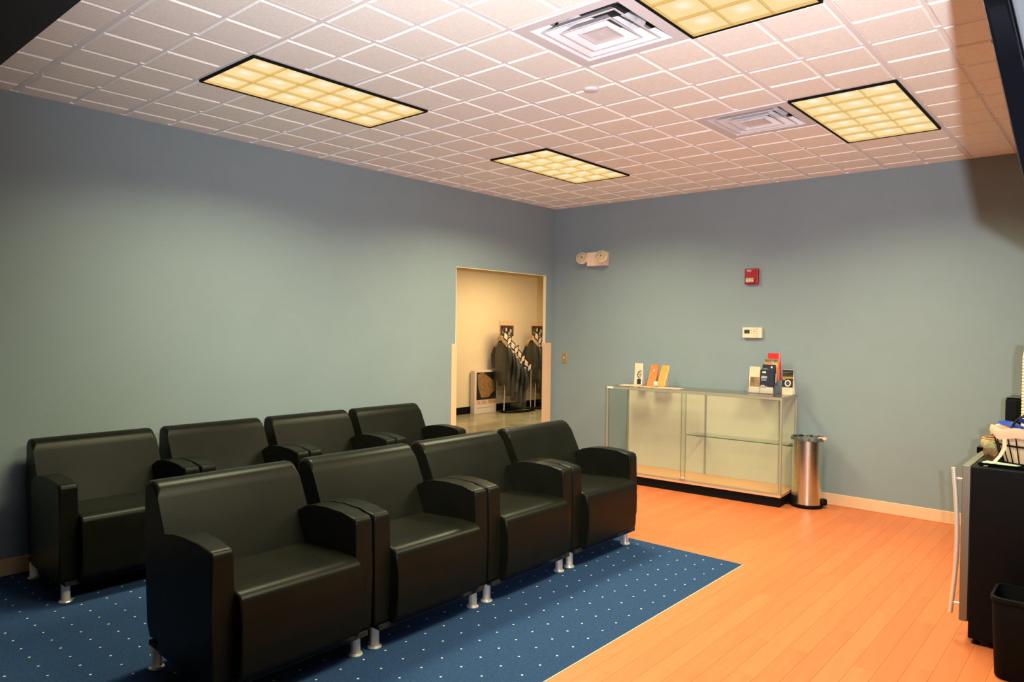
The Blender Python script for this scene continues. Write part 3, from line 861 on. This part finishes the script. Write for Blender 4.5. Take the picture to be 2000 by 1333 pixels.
# tiered acrylic holder
hx, hy = 0.605, 0.070
t = thing('leaflet_holder', 'clear acrylic tiered leaflet holder on the right of the case', 'leaflet holder', on_case(hx, hy), th)
box_obj('holder_base', -0.125, 0.125, -0.075, 0.090, 0.001, 0.005, M['acrylic'], t)
box_obj('holder_back', -0.125, 0.125, 0.084, 0.088, 0.005, 0.225, M['acrylic'], t)
box_obj('holder_front', -0.125, 0.125, -0.074, -0.071, 0.005, 0.050, M['acrylic'], t)
for sx in (-0.125, -0.012, 0.122):
    bm = bmesh.new(); prism(bm, ((-0.072, 0.005), (0.088, 0.005), (0.088, 0.225), (0.070, 0.225), (-0.072, 0.05)), sx, sx + 0.003, 'X')
    bm_obj('holder_divider', bm, M['acrylic'], t)
def in_holder(lx, ly, z): return on_case(hx + lx, hy + ly, HT + z)
GT = 'leaflets in the acrylic holder'
brochure('leaflet', 'white leaflet with a brown photograph in the left pocket of the acrylic holder', 0.098, 0.238, 'p_cream',
    [(0.12, 0.22, 0.98, 0.60, 'p_brown'), (0.16, 0.34, 0.50, 0.56, 'p_grey'), (0.02, 0.20, 0.2, 0.45, 'p_tan'), (0.55, 0.22, 0.98, 0.45, 'p_tan'), (0.06, 0.95, 0.3, 0.97, 'p_grey')], in_holder(-0.068, -0.045, 0.0055), th, 5, 0, GT)
brochure('leaflet', 'red leaflet standing highest at the rear of the acrylic holder', 0.108, 0.250, 'p_red',
    [(0.05, 0.75, 0.62, 0.775, 'p_pink'), (0.93, 0.02, 0.99, 0.98, 'p_pink')], in_holder(0.075, 0.045, 0.120), th, 4, 0, GT)
brochure('leaflet', 'orange and dark green leaflet below the red one in the acrylic holder', 0.115, 0.215, 'p_yellow',
    [(0.0, 0.86, 0.99, 0.99, 'p_green'), (0.05, 0.74, 0.5, 0.86, 'p_orange'), (0.45, 0.80, 0.72, 0.93, 'p_grey')], in_holder(0.064, 0.018, 0.102), th, 4, 0, GT)
brochure('leaflet', 'dark navy leaflet in the middle tier of the acrylic holder', 0.118, 0.200, 'p_navy',
    [(0.64, 0.84, 0.76, 0.92, 'p_white'), (0.07, 0.80, 0.38, 0.82, 'p_grey'), (0.07, 0.74, 0.55, 0.77, 'p_grey')], in_holder(0.054, -0.014, 0.066), th, 4, 0, GT)
brochure('leaflet', 'dark blue leaflet with white lines and a car at the front of the acrylic holder', 0.122, 0.215, 'p_navy',
    [(0.0, 0.0, 1.0, 0.26, 'p_cream'), (0.16, 0.85, 0.42, 0.92, 'p_white'), (0.09, 0.70, 0.52, 0.725, 'p_white'), (0.09, 0.64, 0.52, 0.665, 'p_white'), (0.09, 0.58, 0.46, 0.60, 'p_grey'), (0.09, 0.53, 0.50, 0.55, 'p_grey'),
     (0.0, 0.22, 0.55, 0.29, 'p_grey'), (0.08, 0.28, 0.36, 0.34, 'p_grey')], in_holder(0.048, -0.052, 0.0055), th, 4, 0, GT)
o, P, _ = brochure('leaflet', 'black leaflet with a ring of light standing at the right end of the case', 0.094, 0.226, 'p_cream',
    [(0.0, 0.29, 1.0, 0.99, 'p_black'), (0.0, 0.88, 1.0, 0.905, 'p_cream'), (0.0, 0.73, 1.0, 0.86, 'p_green'), (0.0, 0.64, 1.0, 0.72, 'p_yellow'), (0.04, 0.58, 0.3, 0.66, 'p_white'),
     (0.76, 0.48, 0.98, 0.57, 'p_green'), (0.40, 0.15, 0.58, 0.20, 'p_pink')], on_case(0.820, 0.08), th, 6, 0, GL, 'p_white')
bm = bmesh.new()
for k in range(16):
    a0, a1 = 2 * PI * k / 16, 2 * PI * (k + 1) / 16
    def W(r, a_): return P(0.52 + r * math.cos(a_) / 0.094, 0.455 + r * math.sin(a_) / 0.200, 0.0012)
    bm.faces.new([bm.verts.new(p) for p in (W(0.027, a0), W(0.027, a1), W(0.018, a1), W(0.018, a0))])
bm_obj('printed_ring', bm, M['p_white'], o)
bm = bmesh.new(); bm.faces.new([bm.verts.new(W(0.016, 2 * PI * k / 10)) for k in range(10)])
bm_obj('printed_disc', bm, M['p_purple'], o)

# ------------------------------------------------------------------ pedal bin
bx, by, br = 2.993, -0.205, 0.128
t = thing('pedal_bin', 'tall round steel pedal bin at the right end of the glass case', 'bin', (bx, by, 0), 0)
bm = bmesh.new(); lathe(bm, ((br + 0.006, 0.0), (br + 0.008, 0.006), (br + 0.008, 0.026), (br + 0.001, 0.032)), 40)
bm_obj('base_ring', bm, M['black'], t, smooth=40)
bm = bmesh.new(); lathe(bm, ((br, 0.030), (br, 0.598), (br - 0.006, 0.602), (br - 0.008, 0.55)), 56, cap=False)
bm_obj('steel_body', bm, M['steel'], t, smooth=40)
bm = bmesh.new(); lathe(bm, ((br - 0.012, 0.50), (br - 0.010, 0.606), (br + 0.003, 0.612), (br + 0.004, 0.598)), 40, cap=False)
bm_obj('inner_liner', bm, M['black'], t, smooth=40)
bm = bmesh.new()
n = 64; rings = []
for r_, z_, wv in ((br - 0.03, 0.50, 0), (br - 0.012, 0.600, 0.002), (br + 0.002, 0.618, 0.004), (br + 0.008, 0.610, 0.004), (br + 0.009, 0.588, 0.005)):
    rings.append([bm.verts.new(((r_ + wv * math.sin(k * 5.3)) * math.cos(2 * PI * k / n), (r_ + wv * math.sin(k * 5.3)) * math.sin(2 * PI * k / n), z_ + wv * math.sin(k * 2.1 + 1))) for k in range(n)])
for A, B in zip(rings[:-1], rings[1:]):
    for k in range(n): bm.faces.new((A[k], A[(k + 1) % n], B[(k + 1) % n], B[k]))
bm_obj('bin_bag', bm, M['bag'], t, smooth=60)
bm = bmesh.new(); box(bm, 0.09, 0.162, -0.03, 0.01, 0.596, 0.622, 0, 0.008, 2)
bm_obj('bag_corner', bm, M['pink_edge'], t, smooth=60)
bm = bmesh.new(); lathe(bm, ((0.030, 0.0), (0.034, 0.008), (0.034, 0.04), (0.028, 0.052)), 18)
bm_obj('hinge_block', bm, M['black'], t, loc=(br + 0.005, 0.015, 0.028), smooth=40)
bm = bmesh.new(); box(bm, -0.03, 0.03, -br - 0.045, -br + 0.02, 0.008, 0.016, 0, 0.003, 1)
bm_obj('pedal', bm, M['black'], t, rot=(0, 0, math.radians(-75)))

# ------------------------------------------------------------------ refrigerator and what stands on it
FX, FY0, FY1, FZ = 4.550, -2.52, -1.93, 0.886
fr_ = thing('refrigerator', 'black under-counter refrigerator with a steel door and long bar handle', 'refrigerator', (FX, FY0, 0), 0)
bm = bmesh.new(); box(bm, 0.0, 0.56, 0, FY1 - FY0, 0.030, FZ, 0, 0.006, 2)
bm_obj('cabinet', bm, M['black'], fr_, smooth=40, wn=True)
bm = bmesh.new(); box(bm, -0.040, -0.004, 0.002, FY1 - FY0 - 0.002, 0.108, FZ + 0.002, 0, 0.004, 2)
dr = bm_obj('door', bm, M['steel_door'], fr_, smooth=40, wn=True)
bm = bmesh.new(); box(bm, -0.005, 0.0005, 0.008, FY1 - FY0 - 0.008, 0.112, FZ - 0.004)
bm_obj('door_gasket', bm, M['dark'], fr_)
pts = []
for k in range(21):
    f = k / 20; z = 0.128 + f * (0.866 - 0.128)
    pts.append((-0.082 + 0.022 * math.sin(f * PI), 0.035, z))
bm = bmesh.new(); tube(bm, pts, 0.0108, 14)
hd = bm_obj('handle', bm, M['handle'], dr, smooth=40)
bm = bmesh.new()
for z in (0.182, 0.812):
    tube(bm, ((-0.080, 0.035, z), (-0.060, 0.035, z), (-0.038, 0.035, z)), 0.006, 10)
bm_obj('handle_post', bm, M['chrome'], dr, smooth=40)
for sx, sy in ((0.03, 0.04), (0.52, 0.04), (0.03, FY1 - FY0 - 0.04), (0.52, FY1 - FY0 - 0.04)):
    bm = bmesh.new(); lathe(bm, ((0.018, 0.0), (0.020, 0.006), (0.012, 0.012), (0.012, 0.034)), 14)
    bm_obj('foot', bm, M['black'], fr_, loc=(sx, sy, 0.001), smooth=40)
TZ = FZ + 0.001

t = thing('serving_tray', 'flat black tray lying on the refrigerator under the baskets', 'tray', (4.80, -2.23, TZ), 0)
bm = bmesh.new(); prism(bm, ((-0.22, 0.0), (0.22, 0.0), (0.235, 0.016), (0.228, 0.016), (0.214, 0.005), (-0.214, 0.005), (-0.228, 0.016), (-0.235, 0.016)), -0.235, 0.235, 'Y')
bm_obj('tray_plate', bm, M['black_gloss'], t)
for y0 in (-0.2355, 0.2325):
    box_obj('tray_rim', -0.23, 0.23, y0, y0 + 0.003, 0.002, 0.016, M['black_gloss'], t)

# wire basket with a cloth liner
BX, BY, BZ = 4.770, -2.255, TZ + 0.0055
t = thing('wire_basket', 'black wire basket lined with cream cloth on the refrigerator', 'basket', (BX, BY, BZ), 0)
def oval(rx, ry, z, n=36): return [(rx * math.cos(2 * PI * k / n), ry * math.sin(2 * PI * k / n), z) for k in range(n)]
for rx, ry, z, rr in ((0.125, 0.095, 0.004, 0.003), (0.153, 0.116, 0.092, 0.005), (0.166, 0.128, 0.150, 0.004)):
    bm = bmesh.new(); tube(bm, oval(rx, ry, z), rr, 8, closed=True)
    bm_obj('wire_hoop', bm, M['black'], t, smooth=60)
for k in range(26):
    a = 2 * PI * k / 26
    bm = bmesh.new(); tube(bm, ((0.125 * math.cos(a), 0.095 * math.sin(a), 0.004), (0.149 * math.cos(a), 0.113 * math.sin(a), 0.080), (0.168 * math.cos(a), 0.130 * math.sin(a), 0.150)), 0.0028, 6)
    bm_obj('wire_rib', bm, M['black'], t, smooth=60)
bm = bmesh.new(); n = 48; rings = []
for s, z, wv in ((0.94, 0.006, 0), (0.97, 0.07, 0.02), (0.985, 0.145, 0.015), (1.02, 0.178, 0.02), (1.075, 0.180, 0.03), (1.10, 0.160, 0.03), (1.10, 0.128, 0.035)):
    f = min(z, 0.15) / 0.15
    rx, ry = (0.125 + 0.041 * f) * s, (0.095 + 0.033 * f) * s
    rings.append([bm.verts.new((rx * (1 + wv * math.sin(5 * 2 * PI * k / n)) * math.cos(2 * PI * k / n), ry * (1 + wv * math.sin(7 * 2 * PI * k / n)) * math.sin(2 * PI * k / n), z + 0.25 * wv * math.sin(6 * 2 * PI * k / n))) for k in range(n)])
bm.faces.new(rings[0])
for A, B in zip(rings[:-1], rings[1:]):
    for k in range(n): bm.faces.new((A[k], A[(k + 1) % n], B[(k + 1) % n], B[k]))
bm_obj('cloth_liner', bm, M['canvas'], t, smooth=70)
for yy in (-0.05, 0.06):
    pts = [(0.075 * math.cos(PI * k / 12) - 0.01, yy + 0.03 * math.sin(PI * k / 12), 0.160 + 0.082 * math.sin(PI * k / 12)) for k in range(13)]
    bm = bmesh.new(); tube(bm, pts, 0.0055, 8)
    bm_obj('carry_handle', bm, M['black'], t, smooth=60)
bm = bmesh.new()
rp = [(-0.105, -0.118, 0.128), (-0.102, -0.130, 0.085), (-0.118, -0.140, 0.045), (-0.140, -0.165, 0.012), (-0.165, -0.200, -0.002), (-0.170, -0.222, -0.003)]
for k in range(len(rp) - 1):
    a, b = Vector(rp[k]), Vector(rp[k + 1]); s = Vector((0.009, -0.002, 0.001))
    quad(bm, (a - s, a + s, b + s, b - s)); 
bm_obj('ribbon_tie', bm, M['p_pink'] if False else M['canvas'], t)
for k, (px, py, pz, rx, rz, lb) in enumerate(((-0.085, -0.01, 0.188, 0.3, 0.4, 'blue foil sachet at the left end of the wire basket'),
                                              (0.0, -0.03, 0.205, -0.5, -0.2, 'blue foil sachet standing under the basket handle'),
                                              (0.085, 0.0, 0.176, 0.4, 0.9, 'blue foil sachet toward the right end of the wire basket'))):
    bm = bmesh.new()
    A = oval(0.058, 0.042, 0.0, 12)
    lo_ = bm.verts.new((0, 0, -0.016)); hi_ = bm.verts.new((0.0, 0.0, 0.020))
    rg = [bm.verts.new((x_ * 1.15 if abs(x_) > 0.04 else x_, y_, 0.004 * math.sin(5 * i))) for i, (x_, y_, _) in enumerate(A)]
    for i in range(12):
        bm.faces.new((rg[i], rg[(i + 1) % 12], hi_)); bm.faces.new((rg[(i + 1) % 12], rg[i], lo_))
    o = bm_obj('sachet', bm, M['blue'], None, (BX + px, BY + py, BZ + pz), (rx, 0.2, rz), smooth=70)
    tag(o, lb, 'sachet', 'blue sachets in the wire basket')

t = thing('straw_basket', 'small round straw basket behind the wire basket on the refrigerator', 'basket', (4.597, -2.085, TZ + 0.0), 0)
bm = bmesh.new(); lathe(bm, ((0.0, 0.001), (0.050, 0.001), (0.056, 0.012), (0.058, 0.035)), 24); 
bm_obj('wicker_foot', bm, M['wicker_dark'], t, smooth=50)
bm = bmesh.new(); lathe(bm, ((0.054, 0.034), (0.066, 0.050), (0.070, 0.070), (0.066, 0.092), (0.058, 0.094), (0.054, 0.070), (0.040, 0.045), (0.0, 0.040)), 28)
bm_obj('straw_bowl', bm, M['wicker'], t, smooth=50)
bm = bmesh.new(); tube(bm, [(0.060 * math.cos(a), 0.060 * math.sin(a), 0.095) for a in [2 * PI * k / 28 for k in range(28)]], 0.007, 8, closed=True)
bm_obj('braided_rim', bm, M['wicker_dark'], t, smooth=60)

bm = bmesh.new(); box(bm, -0.075, 0.075, -0.035, 0.035, 0.0005, 0.005)
o = bm_obj('napkin_packet', bm, [mat('pale_green_paper', (0.42, 0.62, 0.44), 0.4, noise=(60, 0.5))], None, (4.655, -2.395, TZ + 0.006), (0, 0, -0.25))
tag(o, 'pale green paper packet lying in front of the wire basket', 'packet')

# stack of foam cups, upside down
t = thing('cup_stack', 'tall stack of upturned cream foam cups at the right edge behind the basket', 'cups', (4.745, -2.055, TZ), 0)
cb = bmesh.new(); lathe(cb, ((0.0440, 0.0), (0.0450, 0.002), (0.0450, 0.008), (0.0432, 0.010), (0.0425, 0.0165)), 28, cap=False)
cme = bpy.data.meshes.new('cup'); cb.to_mesh(cme); cb.free(); cme.materials.append(M['foam'])
for p in cme.polygons: p.use_smooth = True
for k in range(31):
    link('cup', cme, t, (0, 0, 0.001 + k * 0.017))
bm = bmesh.new(); lathe(bm, ((0.0440, 0.0), (0.0450, 0.002), (0.0450, 0.008), (0.0432, 0.010), (0.0330, 0.085), (0.0320, 0.088), (0.0, 0.086)), 28)
bm_obj('top_cup', bm, M['foam'], t, loc=(0, 0, 0.001 + 31 * 0.017), smooth=50)

# counter beyond the refrigerator with a black dispenser on it
t = thing('counter', 'black counter unit beyond the refrigerator along the right wall', 'counter', (4.93, -1.20, 0), 0)
box_obj('counter_cabinet', -0.40, 0.45, -0.70, 0.62, 0.08, 0.868, M['black_matte'], t)
box_obj('counter_plinth', -0.34, 0.45, -0.68, 0.60, 0.0, 0.08, M['black_matte'], t)
box_obj('counter_top', -0.445, 0.46, -0.71, 0.65, 0.868, 0.905, M['black_gloss'], t, bev=0.006)
t = thing('drink_dispenser', 'upright black box shaped dispenser on the counter behind the cups', 'dispenser', (4.66, -1.05, 0.9055), 0)
box_obj('dispenser_body', -0.125, 0.14, -0.14, 0.15, 0.0, 0.225, M['black_matte'], t, bev=0.008)
box_obj('dispenser_lid', -0.12, 0.135, -0.135, 0.145, 0.2255, 0.235, M['black_gloss'], t, bev=0.003)

# small black waste bin in front of the refrigerator
t = thing('waste_bin', 'black waste bin with rounded corners in front of the refrigerator', 'bin', (4.845, -2.75, 0), 0)
def rr(hx_, hy_, r, n=6):
    out = []
    for (cx_, cy_, a0) in ((hx_ - r, hy_ - r, 0), (-hx_ + r, hy_ - r, 90), (-hx_ + r, -hy_ + r, 180), (hx_ - r, -hy_ + r, 270)):
        for k in range(n + 1):
            a = math.radians(a0 + 90 * k / n); out.append((cx_ + r * math.cos(a), cy_ + r * math.sin(a)))
    return out
bm = bmesh.new(); rings = []
for hx_, hy_, z in ((0.140, 0.095, 0.0005), (0.148, 0.103, 0.012), (0.162, 0.120, 0.350), (0.167, 0.125, 0.353), (0.167, 0.125, 0.370), (0.156, 0.114, 0.372), (0.140, 0.098, 0.02)):
    rings.append([bm.verts.new((x_, y_, z)) for x_, y_ in rr(hx_, hy_, 0.04)])
n = len(rings[0])
for A, B in zip(rings[:-1], rings[1:]):
    for k in range(n): bm.faces.new((A[k], A[(k + 1) % n], B[(k + 1) % n], B[k]))
bm.faces.new(rings[0]); bm.faces.new(rings[-1])
bm_obj('bin_shell', bm, M['black_matte'], t, smooth=50)

# ------------------------------------------------------------------ television on the right wall, tilted down
ty0, ty1 = -4.70, -3.75
t = thing('television', 'black television hung high at the right edge and tilted down', 'television', (4.945, ty0, 1.885), 0)
tl = math.atan2(0.090, 0.439)
def tilted(name, x0, x1, y0, y1, z0, z1, mt, bev=0.004):
    bm = bmesh.new(); box(bm, x0, x1, y0, y1, z0, z1, 0, bev, 2)
    o = bm_obj(name, bm, mt, t, smooth=40, wn=True); o.rotation_euler = (0, -tl, 0); return o
W_ = ty1 - ty0
tilted('bezel', 0.0, 0.050, 0.0, W_, -0.06, 0.60, M['bezel'], 0.010)
tilted('screen', -0.0012, 0.01, 0.03, W_ - 0.03, -0.025, 0.57, M['black_gloss'], 0.0)
tilted('housing', 0.0505, 0.165, 0.012, W_ - 0.012, -0.045, 0.585, M['tv_grey'], 0.012)
bm = bmesh.new(); box(bm, 0.17, XR - 4.945 - 0.002, W_ / 2 - 0.06, W_ / 2 + 0.06, 0.20, 0.30)
bm_obj('wall_bracket', bm, M['black'], t)

# ------------------------------------------------------------------ hall: picture, racks, jackets
t = thing('framed_picture', 'white framed picture of a brown block leaning on the far hall wall', 'picture', (-3.62, 2.42, 0), 0)
box_obj('picture_frame', -0.10, 0.0, 0.0, 0.575, 0.001, 0.770, M['p_white'], t, bev=0.003)
bm = bmesh.new(); box(bm, 0.0005, 0.002, 0.050, 0.565, 0.245, 0.735); pb = bm_obj('print_background', bm, M['p_black'], t)
bm = bmesh.new(); f = bm.faces.new([bm.verts.new(p) for p in ((0.003, 0.10, 0.44), (0.003, 0.17, 0.28), (0.003, 0.36, 0.285), (0.003, 0.52, 0.40), (0.003, 0.50, 0.57), (0.003, 0.33, 0.67), (0.003, 0.22, 0.735), (0.003, 0.07, 0.70), (0.003, 0.08, 0.55))])
bm_obj('print_block', bm, M['p_brown'], t)
bm = bmesh.new(); box(bm, 0.0005, 0.002, 0.050, 0.565, 0.165, 0.243); bm_obj('print_strip', bm, M['p_cream'], t)
for y0, y1, z0, z1, mk in ((0.10, 0.14, 0.18, 0.21, 'p_orange'), (0.20, 0.29, 0.175, 0.225, 'p_grey'), (0.36, 0.46, 0.18, 0.235, 'p_yellow'), (0.47, 0.55, 0.175, 0.22, 'p_tan')):
    bm = bmesh.new(); box(bm, 0.002, 0.0028, y0, y1, z0, z1); bm_obj('print_patch', bm, M[mk], t)
bm = bmesh.new(); box(bm, 0.0005, 0.002, 0.07, 0.44, 0.098, 0.106); bm_obj('print_caption', bm, M['p_grey'], t)

def make_rack(yo, label, slab):
    t = thing('clothes_rack', label, 'clothes rack', (-3.40, yo, 0), 0, 'sloping clothes racks in the hall')
    hi = Vector((0, 0.02, 1.36)); lo_ = Vector((0, 0.72, 0.76))
    bm = bmesh.new(); tube(bm, oval(0.20, 0.42, 0.020, 32), 0.020, 8, closed=True)
    for v in bm.verts: v.co.y += 0.37
    bm_obj('base_loop', bm, M['black'], t, smooth=60)
    bm = bmesh.new(); tube(bm, ((0, -0.02, 0.02), (0, 0.0, 0.7), (0, 0.02, 1.37)), 0.012, 10)
    bm_obj('tall_post', bm, M['chrome'], t, smooth=60)
    bm = bmesh.new(); tube(bm, ((0, 0.735, 0.02), (0, 0.735, 0.4), (0, 0.735, 0.77)), 0.011, 10)
    bm_obj('short_post', bm, M['chrome'], t, smooth=60)
    bm = bmesh.new(); tube(bm, (hi + (hi - lo_) * 0.16, hi, (hi + lo_) / 2, lo_ + Vector((0, 0.015, 0))), 0.012, 10)
    bm_obj('sloping_rail', bm, M['chrome'], t, smooth=60)
    for k in range(4):
        bm = bmesh.new(); lathe(bm, ((0.0, -0.02), (0.016, -0.012), (0.020, 0.0), (0.016, 0.012), (0.0, 0.02)), 12)
        a = PI / 4 + k * PI / 2
        bm_obj('caster', bm, M['black'], t, loc=(0.17 * math.cos(a), 0.37 + 0.36 * math.sin(a), 0.0205), smooth=60)
    # black and white markers strung along the rail
    for k in range(8):
        c = hi.lerp(lo_, (k - 0.35) / 7.2) + Vector((0.016, 0, -0.005))
        for sc_, dx, mk2 in ((1.0, 0.0, 'p_black'), (0.66, 0.0032, 'p_white')):
            w2, h2 = 0.072 * sc_, 0.076 * sc_; sh_ = 0.034 * sc_ * (1 if k % 2 else -1)
            bm = bmesh.new(); prism(bm, ((-w2, -h2 - sh_), (w2 * 0.8, -h2 + sh_), (w2, h2 * 0.8 + sh_), (-w2 * 0.7, h2 - sh_)), dx, dx + 0.003, 'X')
            bm_obj('rail_marker', bm, M[mk2], t, loc=c)
    # sign holder on top of the tall post
    s = thing('rack_sign', slab, 'sign', (-3.385, yo + 0.02, 1.372), 0, 'signs on the clothes racks')
    box_obj('sign_frame', -0.012, 0.0, -0.19, 0.19, 0.0, 0.285, M['p_tan'], s)
    bm = bmesh.new(); box(bm, 0.0003, 0.0015, -0.178, 0.178, 0.015, 0.205); bm_obj('sign_picture', bm, mat('dark_photo', (0.05, 0.042, 0.035), 0.3, noise=(14, 0.9)), s)
    bm = bmesh.new(); box(bm, 0.0003, 0.0015, -0.178, 0.178, 0.207, 0.235); bm_obj('sign_band', bm, M['p_pink'], s)
    for yy, zz, mk in ((-0.02, 0.13, 'p_tan'), (0.10, 0.11, 'p_pink'), (-0.09, 0.07, 'p_green'), (0.06, 0.06, 'p_grey')):
        bm = bmesh.new(); box(bm, 0.0015, 0.0022, yy - 0.022, yy + 0.022, zz - 0.03, zz + 0.03); bm_obj('sign_patch', bm, M[mk], s)
    return t, hi, lo_
def make_jacket(yo, y, z, ln, mk, label, wd=0.185):
    """jacket on a white hanger under clear plastic; its shoulders run along x"""
    t = thing('hanging_jacket', label, 'jacket', (-3.40, yo + y, z), 0.0, 'jackets hanging on the hall racks')
    bm = bmesh.new(); n = 28; rings = []
    for f in (0.0, 0.04, 0.10, 0.3, 0.55, 0.8, 1.0):
        rx = (0.07, wd * 0.85, wd, wd * 0.96, wd * 0.94, wd * 0.98, wd)[(0.0, 0.04, 0.10, 0.3, 0.55, 0.8, 1.0).index(f)]
        ry = 0.024 + 0.014 * min(f * 4, 1)
        zz = -0.125 - f * ln
        rings.append([bm.verts.new(((rx + 0.010 * math.sin(k * 3.1 + f * 9)) * math.cos(2 * PI * k / n), (ry + 0.010 * math.sin(k * 2.3 + f * 5)) * math.sin(2 * PI * k / n), zz - (0.10 * abs(math.cos(2 * PI * k / n)) * (1.2 if f in (0.04, 0.10) else 0)))) for k in range(n)])
    for A, B in zip(rings[:-1], rings[1:]):
        for k in range(n): bm.faces.new((A[k], A[(k + 1) % n], B[(k + 1) % n], B[k]))
    bm.faces.new(rings[0]); bm.faces.new(rings[-1])
    body = bm_obj('jacket_body', bm, M[mk], t, smooth=70)
    for s in (-1, 1):
        bm = bmesh.new()
        tube(bm, ((s * (wd - 0.04), 0, -0.24), (s * (wd + 0.02), -0.01, -0.38), (s * (wd + 0.015), -0.008, -0.50), (s * (wd - 0.005), -0.010, -0.62)), [0.042, 0.042, 0.038, 0.032], 12)
        bm_obj('sleeve', bm, M[mk], t, smooth=70)
    bm = bmesh.new(); tube(bm, ((-0.055, 0.01, -0.14), (-0.05, -0.03, -0.115), (0, -0.05, -0.13), (0.05, -0.03, -0.115), (0.055, 0.01, -0.14)), 0.016, 8)
    bm_obj('collar', bm, M['p_black'], t, smooth=70)
    bm = bmesh.new()
    prism(bm, ((-wd * 0.8, -0.215), (0.0, -0.10), (wd * 0.8, -0.215), (wd * 0.8, -0.19), (0.02, -0.01), (-0.02, -0.01), (-wd * 0.8, -0.19)), -0.048, -0.040, 'Y')
    bm_obj('hanger', bm, M['p_tan'], t)
    pts = [(0, -0.0, -0.01), (0, 0, 0.008)] + [(0.018 * math.sin(a) + 0.0, 0, 0.022 - 0.018 * math.cos(a) + 0.0) for a in [PI * 0.15 + PI * 1.2 * k / 8 for k in range(9)]]
    bm = bmesh.new(); tube(bm, pts, 0.004, 6)
    bm_obj('hanger_hook', bm, M['chrome'], t, smooth=60)
    bm = bmesh.new(); rings = []
    for f, s in ((0.0, 0.85), (0.1, 1.06), (0.6, 1.10), (1.0, 1.06), (1.22, 1.0)):
        zz = max(-0.135 - f * ln, 0.05 - z)
        rings.append([bm.verts.new(((wd * s + 0.012 * math.sin(k * 2.7)) * math.cos(2 * PI * k / 24), (0.049 + 0.005 * math.sin(k * 3.3 + f)) * math.sin(2 * PI * k / 24), zz - (0.06 * abs(math.cos(2 * PI * k / 24)) if f < 0.05 else 0))) for k in range(24)])
    for A, B in zip(rings[:-1], rings[1:]):
        for k in range(24): bm.faces.new((A[k], A[(k + 1) % 24], B[(k + 1) % 24], B[k]))
    bm_obj('plastic_cover', bm, M['plastic_sheet'], t, smooth=70)
    return t
ordn = ['first', 'second', 'third', 'fourth', 'fifth']
for yo, rl, sl, which in ((2.98, 'sloping clothes rack of dark jackets left of centre in the doorway', 'dark picture sign on the left clothes rack in the doorway', 'left'),
                   (3.86, 'sloping clothes rack of dark jackets cut by the right edge of the doorway', 'dark picture sign on the right clothes rack, cut by the doorway edge', 'right')):
    rk, hi, lo_ = make_rack(yo, rl, sl)
    for k in range(5):
        f = -0.16 + 0.165 * k
        p = hi.lerp(lo_, f)
        make_jacket(yo, p.y, p.z - 0.034, max(min(0.72, p.z - 0.24), 0.3), ('jacket_b', 'jacket_a', 'jacket_c', 'jacket_a', 'jacket_b', 'jacket_a')[k],
                    '%s dark jacket in clear plastic from the high end of the %s hall rack' % (ordn[k], which))
